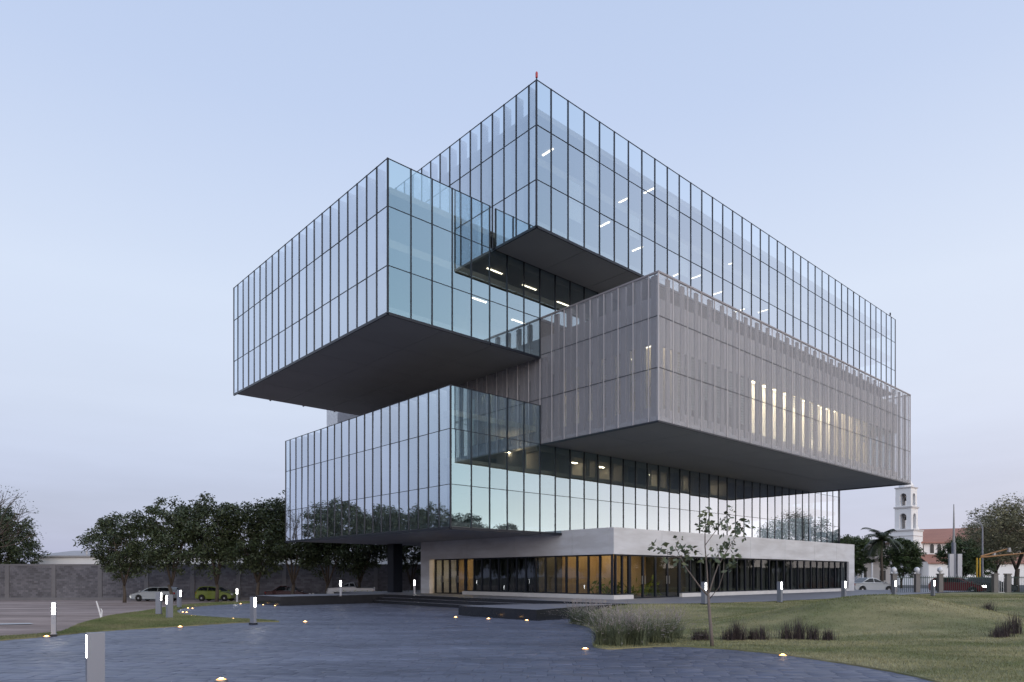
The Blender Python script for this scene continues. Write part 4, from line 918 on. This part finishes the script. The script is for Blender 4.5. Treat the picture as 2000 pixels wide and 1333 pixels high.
    if kind == 'pickup':
        bd = MB(); bd.box(x0+.10, x0+1.70, -w+.10, w-.10, 1.021*s, 1.03*s); bd.build('truck_bed', M['dark'], root)
        gt = MB(); gt.box(x0-.03, x0+.06, -w+.05, w-.05, .62, 1.06*s); gt.build('tailgate', P, root)
    return root
def carat(x, Y, z=None): X = (x-1000)/F*Y; return (X, Y, lotz(X, Y) if z is None else z)
car('parked_car', 'hatch', 4.5, 1.75, (.40, .44, .47), carat(305, 70), R(178), 'pale silver car parked by the block wall behind a tree trunk', group='cars parked along the wall')
car('parked_car', 'hatch', 3.8, 1.68, (.155, .20, .03), carat(424, 70.3), R(-3), 'lime green small car parked by the block wall', group='cars parked along the wall', H=1.52)
car('parked_car', 'sedan', 4.6, 1.78, (.035, .006, .008), carat(566, 70.5), R(2), 'dark red car parked by the wall beyond the platform', group='cars parked along the wall', H=1.55)
car('pickup_truck', 'pickup', 4.6, 1.8, (.38, .40, .44), carat(686, 67, -.45), R(188), 'silver pickup truck parked beyond the platform', 'pickup truck', group='cars parked along the wall', H=1.72)

# ================================================================== RIGHT: CHURCH, STREET, FENCE
GZ = .30
def zat(y, Y): return EYE-(y-HY)/F*Y
CY = 150.; ch = empty('church', ((1770-1000)/F*CY, CY, GZ)); tag(ch, 'white church with a two tier bell tower and red tiled roofs', 'church')
ang = R(-52)
def tower_tier(name, a, z0, z1, open0=None, open1=None, ow=.42):
    """square tower tier with an arched opening cut in each face; ow = opening width as a share of a"""
    mb = MB(); h = a/2
    for q in range(4):
        c_, s_ = math.cos(ang+q*math.pi/2), math.sin(ang+q*math.pi/2)
        T = lambda x, y, z: (x*c_-y*s_, x*s_+y*c_, z)
        if open0 is None: mb.quad([T(-h, -h, z0), T(h, -h, z0), T(h, -h, z1), T(-h, -h, z1)]); continue
        r_ = a*ow/2; zt = open1-r_; arc = [(r_*math.cos(t), zt+r_*math.sin(t)) for t in np.linspace(0, math.pi, 9)]
        mb.quad([T(-h, -h, z0), T(-r_, -h, z0), T(-r_, -h, zt), T(-r_, -h, z1), T(-h, -h, z1)]); mb.quad([T(r_, -h, z0), T(h, -h, z0), T(h, -h, z1), T(r_, -h, z1), T(r_, -h, zt)])
        mb.quad([T(-r_, -h, z0), T(r_, -h, z0), T(r_, -h, open0), T(-r_, -h, open0)])
        for (x0, za), (x1, zb) in zip(arc[:-1], arc[1:]): mb.quad([T(x1, -h, zb), T(x0, -h, za), T(x0, -h, z1), T(x1, -h, z1)]); mb.quad([T(x0, -h, za), T(x1, -h, zb), T(x1, -h+.5, zb), T(x0, -h+.5, za)])
        for x in (-r_, r_): mb.quad([T(x, -h, open0), T(x, -h+.5, open0), T(x, -h+.5, zt), T(x, -h, zt)])
        mb.quad([T(-r_, -h, open0), T(r_, -h, open0), T(r_, -h+.5, open0), T(-r_, -h+.5, open0)])
    return mb.build(name, M['white'], ch)
def ring_slab(name, a, z0, z1, m): mb = MB(); mb.box(-a/2, a/2, -a/2, a/2, z0, z1); return mb.build(name, m, ch, (0, 0, 0), (0, 0, ang))
Z = lambda y: zat(y, CY)-GZ
tower_tier('tower_base', 4.8, -.5, Z(1037)); ring_slab('cornice', 5.1, Z(1039), Z(1036), M['whited']); ring_slab('cornice', 4.95, Z(1049), Z(1047.5), M['whited'])
tower_tier('tower_tier', 3.35, Z(1036), Z(993), Z(1034), Z(1004)); ring_slab('cornice', 3.75, Z(994), Z(991), M['whited'])
tower_tier('tower_tier', 3.15, Z(991), Z(955), Z(989), Z(965)); ring_slab('cornice', 3.5, Z(955), Z(953), M['whited'])
mb = MB(); mb.lathe([(1.45, 0), (1.45, .5), (1.3, .75), (1.0, 1.3), (.55, 1.75), (.12, 1.9), (.1, 2.6), (0, 2.7)], 16, (0, 0, Z(953))); mb.build('dome', M['white'], ch, smooth=False)
for zc in (Z(974), Z(1012)):
    mb = MB(); mb.lathe([(.42, -.5), (.36, -.2), (.26, .15), (.1, .32), (.04, .8)], 10, (0, 0, zc)); mb.build('bell', M['bronze'], ch)
mb = MB()
for zz in (Z(992.5), Z(1036.5)): mb.box(-1.5, 1.5, -1.5, 1.5, zz-.05, zz+.05)
mb.build('tower_floor', M['whited'], ch, (0, 0, 0), (0, 0, ang))
x0 = (1792-1770)/F*CY; x1 = 34.
mb = MB(); mb.box(x0, x1, 0, 12, -.5, Z(1057)); mb.build('nave_wall', M['white'], ch)
mb = MB(); mb.v = [(x0-.9, -1.0, Z(1060)), (x1, -1.0, Z(1060)), (x1, 6, Z(1024)), (x0+2.4, 6, Z(1031)), (x0-.9, 13, Z(1060)), (x1, 13, Z(1060)), (x0-.9, -1.0, Z(1062)), (x1, -1, Z(1062))]
mb.f = [(0, 1, 2, 3), (3, 2, 5, 4), (0, 3, 4), (6, 7, 1, 0)]; mb.m = [0]*4; mb.build('nave_roof', M['tile'], ch)
mb = MB(); mb.box(x0, x1, -4, -.01, -.5, Z(1098)); mb.build('aisle_wall', M['white'], ch)
mb = MB(); mb.v = [(x0-.5, -4.6, Z(1100)), (x1, -4.6, Z(1100)), (x1, -.02, Z(1083)), (x0-.5, -.02, Z(1083)), (x0-.5, -4.6, Z(1102)), (x1, -4.6, Z(1102))]; mb.f = [(0, 1, 2, 3), (4, 5, 1, 0)]; mb.m = [0, 0]; mb.build('aisle_roof', M['tile'], ch)
for i, xx in enumerate((1800, 1820, 1834, 1854, 1874, 1894)):
    w_ = .42; xc = (xx-1770)/F*CY; zz0, zz1 = Z(1081), Z(1064)
    fr = MB(); fr.prism([(-w_-.12, zz0-.1), (w_+.12, zz0-.1), (w_+.12, zz1-.3)]+[((w_+.12)*math.cos(t), zz1-.3+(w_+.1)*math.sin(t)) for t in np.linspace(0, math.pi, 8)]+[(-w_-.12, zz1-.3)], -.05, 0); wo_ = fr.build('window', M['white'], ch, (xc, 0, 0))
    gl_ = MB(); gl_.prism([(-w_, zz0), (w_, zz0), (w_, zz1-.3)]+[(w_*math.cos(t), zz1-.3+w_*math.sin(t)) for t in np.linspace(0, math.pi, 8)]+[(-w_, zz1-.3)], -.09, -.055); gl_.build('pane', M['dark'], wo_)
mb = MB(); mb.lathe([(1.3, 0), (1.25, .5), (1.0, 1.0), (.5, 1.4), (0, 1.5)], 14, ((1793-1770)/F*CY, 2, Z(1037))); mb.build('stair_turret', M['white'], ch)
mb = MB(); mb.lathe([(5.0, -.5), (5.0, 3.2), (4.6, 4.3), (3.4, 5.4), (1.8, 6.1), (0, 6.3)], 20, ((1962-1770)/F*110, -35, 0)); mb.build('apse', M['white'], ch)
# low house with columns left of the church
lh = empty('low_house', ((1708-1000)/F*105, 105, GZ)); tag(lh, 'low house with white columns and grey roof left of the church', 'house')
mb = MB(); mb.box(-2.6, 2.4, 0, 4, 0, 4.2); mb.build('wall', M['whited'], lh)
mb = MB(); mb.prism([(-3.2, 4.2), (2.9, 4.2), (2.0, 6.2), (-2.2, 6.4)], -1.6, 4.2); mb.build('roof', M['roofm'], lh)
for xx in (-2.4, -1.0, .4, 1.9):
    mb = MB(); mb.lathe([(.2, 0), (.14, .3), (.13, 3.6), (.22, 4.2)], 8, (xx, -1.2, 0)); mb.build('column', M['white'], lh)
mb = MB(); mb.box(-2.0, -1.2, -.02, 0, 0, 2.4).box(.8, 1.7, -.02, 0, .9, 2.4); mb.build('opening', M['dark'], lh)

# fence along the street
def pillar(x, Y, globe, lab):
    X = (x-1000)/F*Y; r_ = empty('fence_pillar', (X, Y, GZ)); tag(r_, lab, 'pillar', 'stone pillars of the street fence')
    mb = MB(); mb.box(-.17, .17, -.17, .17, -.3, 1.72).box(-.22, .22, -.22, .22, 1.721, 1.82); mb.build('shaft', M['pillar'], r_)
    if globe:
        mb = MB(); mb.lathe([(.06, 1.82), (.06, 1.9), (.13, 1.93), (.19, 2.03), (.21, 2.13), (.19, 2.23), (.12, 2.31), (0, 2.35)], 14); mb.build('globe_lamp', M['globe'], r_, smooth=True)
FY = 56.
pillar(1746, FY, True, 'fence pillar with globe lamp directly behind a lamp bollard'); pillar(1791, FY, True, 'fence pillar with globe lamp right of the round leafy tree'); pillar(1836, FY, True, 'fence pillar with globe lamp left of the dark red car')
pillar(1943, FY, False, 'plain fence pillar left of the white gate'); pillar(1968, FY, False, 'plain fence pillar right of the white gate'); pillar(2040, FY, False, 'plain fence pillar beyond the right picture edge')
def rails(x0, x1, lab, m='fence'):
    a, b = (x0-1000)/F*FY+.25, (x1-1000)/F*FY-.25; r_ = empty('railing', ((a+b)/2, FY, GZ)); L = b-a; tag(r_, lab, 'railing', 'railings of the street fence')
    for z in (.25, 1.45): mb = MB(); mb.box(-L/2, L/2, -.03, .03, z, z+.06); mb.build('rail', M[m], r_)
    n_ = max(2, int(L/.16)); bar = MB(); bar.box(-.012, .012, -.012, .012, .05, 1.62); bmsh = bar.mesh('bar', M[m])
    for i in range(n_): link('bar', bmsh, r_, (-L/2+(i+.5)*L/n_, 0, 0))
rails(1791, 1836, 'short dark railing between the two globe lamp pillars'); rails(1836, 1943, 'long green railing in front of the dark red car'); rails(1968, 2040, 'green railing at the right picture edge'); rails(1746, 1791, 'dark railing below the round leafy tree')
rails(1943, 1968, 'white barred gate between two plain pillars', 'white')

TM = [tree_mesh(s, 6.6, 4.6, 1.7, 150, 90, .30, M['leafm'], .3, .13) for s in (31, 32)]
TO = [tree_mesh(s, 10, 9.5, 3.4, 230, 70, .27, M['leafo'], .25, .24, shell=.2) for s in (41, 42)]
def rp(x, Y): return ((x-1000)/F*Y, Y, GZ)
GR = 'trees along the street at right'
plant('round_tree', TM[0], rp(1761, 74), 0, .86, 'round dark green tree in front of the church tower base', GR)
plant('round_tree', TM[1], rp(1662, 78), 1, .92, 'dark tree half hidden behind the end of the concrete base', GR)
plant('round_tree', TM[1], rp(1880, 82), 2.2, .92, 'dense green tree behind the tall tapering mast', GR)
plant('round_tree', TM[0], rp(1916, 84), 4.0, .75, 'green tree behind the yellow signal post', GR)
plant('olive_tree', TO[0], rp(1985, 70), .4, .93, 'large olive tinted thin leaved tree at the right picture edge', GR)
plant('olive_tree', TO[1], rp(1945, 88), 2.0, .92, 'olive tinted tree left of and behind the large one', GR)
plant('round_tree', TM[0], rp(1652, 118), 5, 1.25, 'distant tree above the end of the concrete base, left one', GR); plant('round_tree', TM[1], rp(1684, 125), 2, 1.3, 'distant tree above the end of the concrete base, right one', GR)
for i, (X, Y, s) in enumerate(((60, 26, .80), (62, 31, .72), (66, 21, .62), (61, 37, .55))): plant('large_tree', TB[i % 2], (X, Y, 0), i*1.9, s, 'dark tree right of the view, mirrored in the lowest glass box', 'large trees on the right')
for i in range(13): plant('round_tree', TM[i % 2], (64+4*(i % 3), 14+4.2*i, GZ), i*1.1, .8+.08*(i % 4), 'low round tree in the row right of the view, mirrored in the ground floor glass', 'row of low trees right of the view')
bw = empty('added_wall', (76, 40, GZ)); tag(bw, 'unseen plain wall added right of the view to darken the ground floor glass', 'wall')  # unseen wall added to block low sky in the ground floor reflections
mb = MB(); mb.box(-.12, .12, -38, 40, -.5, 2.7); mb.build('panel', M['pilaster'], bw); mb = MB(); mb.box(-.17, .17, -38, 40, 2.701, 2.85); mb.build('coping', M['pillar'], bw)
# palm
pr = empty('palm_tree', rp(1722, 70)); pr.scale = (.78, .78, .90); tag(pr, 'palm with drooping fronds left of the church tower', 'palm')
mb = MB(); mb.tube([(0, 0, -.2), (.05, 0, 2), (-.05, 0, 4), (0, 0, 5.9)], [.24, .18, .16, .17], 8); mb.build('trunk', M['bark'], pr, smooth=True)
Q = []
for i in range(30):
    a = i*2.4; el = random.uniform(-.3, 1.35); L = random.uniform(2.2, 3.0); d = Vector((math.cos(a)*math.cos(el), math.sin(a)*math.cos(el), math.sin(el))); p = Vector((0, 0, 5.9)); side_ = d.cross(Vector((0, 0, 1))).normalized()
    for k in range(14):
        p2 = p+d*L/14; d = (d+Vector((0, 0, -.11))).normalized(); wl_ = .75*math.sin(math.pi*(k+1.5)/16)
        for s in (-1, 1):
            tipv = p2+side_*s*wl_+d*.25+Vector((0, 0, -.22)); Q.append([p, p2, tipv, p+side_*s*.02])
        p = p2
link('fronds', tris('fronds', np.array([[tuple(v) for v in q] for q in Q]), M['palm']), pr)
# mast with two boards, street lamp, signal
mr = empty('mast', rp(1863, 70)); tag(mr, 'tall tapering grey mast rising between two pale boards', 'mast')
mb = MB(); mb.lathe([(.17, -.3), (.14, 3.5), (.08, 7), (.04, 8.9)], 10); mb.build('pole', M['pole'], mr)
mb = MB(); mb.lathe([(.20, .9), (.20, 5.0)], 10); mb.build('sleeve', M['bollard'], mr)
for s, xx in ((-1, -.42), (1, .42)): mb = MB(); mb.box(xx-.22, xx+.22, -.32, -.1, .9, 3.85); mb.build('board', M['billboard'], mr)
lr = empty('street_lamp', rp(1919, 66)); tag(lr, 'grey street lamp with a curved arm reaching left', 'street lamp')
mb = MB(); mb.tube([(0, 0, -.3), (0, 0, 4), (0, 0, 6.3), (-.25, 0, 6.75), (-.9, 0, 7.15)], [.09, .075, .06, .05, .045], 8); mb.build('pole', M['bollard'], lr)
mb = MB(); mb.lathe([(.0, -.08), (.16, -.05), (.18, .02), (.1, .08), (0, .1)], 10, (0, 0, 0), sx=2.0); mb.build('lamp_head', M['globe'], lr, (-1.05, 0, 7.15))
sg = empty('signal_post', rp(1911, 64)); tag(sg, 'yellow traffic signal post with two long orange arms', 'signal post')
for dx in (-.14, .14): mb = MB(); mb.tube([(dx, 0, -.3), (dx, 0, 3.3)], .07, 8); mb.build('post', M['yellow'], sg)
for (a, b) in (((.2, 0, 3.45), (3.1, .3, 4.2)), ((.2, 0, 3.35), (5.5, 0, 3.85))):
    mb = MB(); mb.tube([a, tuple((Vector(a)+Vector(b))/2), b], [.08, .07, .05], 7); mb.build('arm', M['orange'], sg)
for x_, z_ in ((3.0, 4.05), (1.6, 3.62)): mb = MB(); mb.box(x_-.1, x_+.1, .1, .35, z_-.2, z_+.2); mb.build('signal_head', M['pole'], sg)
car('street_car', 'sedan', 4.4, 1.75, (.50, .52, .54), rp(1700, 66), R(8), 'white car on the street beyond the end of the concrete base', group='cars on the street at right')
car('street_car', 'hatch', 4.2, 1.75, (.14, .02, .025), rp(1870, 62), R(-42), 'dark red car with its headlights on behind the green railing', lights=True, group='cars on the street at right', H=1.5)
car('street_car', 'hatch', 4.2, 1.75, (.012, .02, .03), rp(1930, 64), R(-20), 'dark blue car behind the railing left of the white gate', group='cars on the street at right', H=1.5)
print('objects', len(bpy.data.objects))
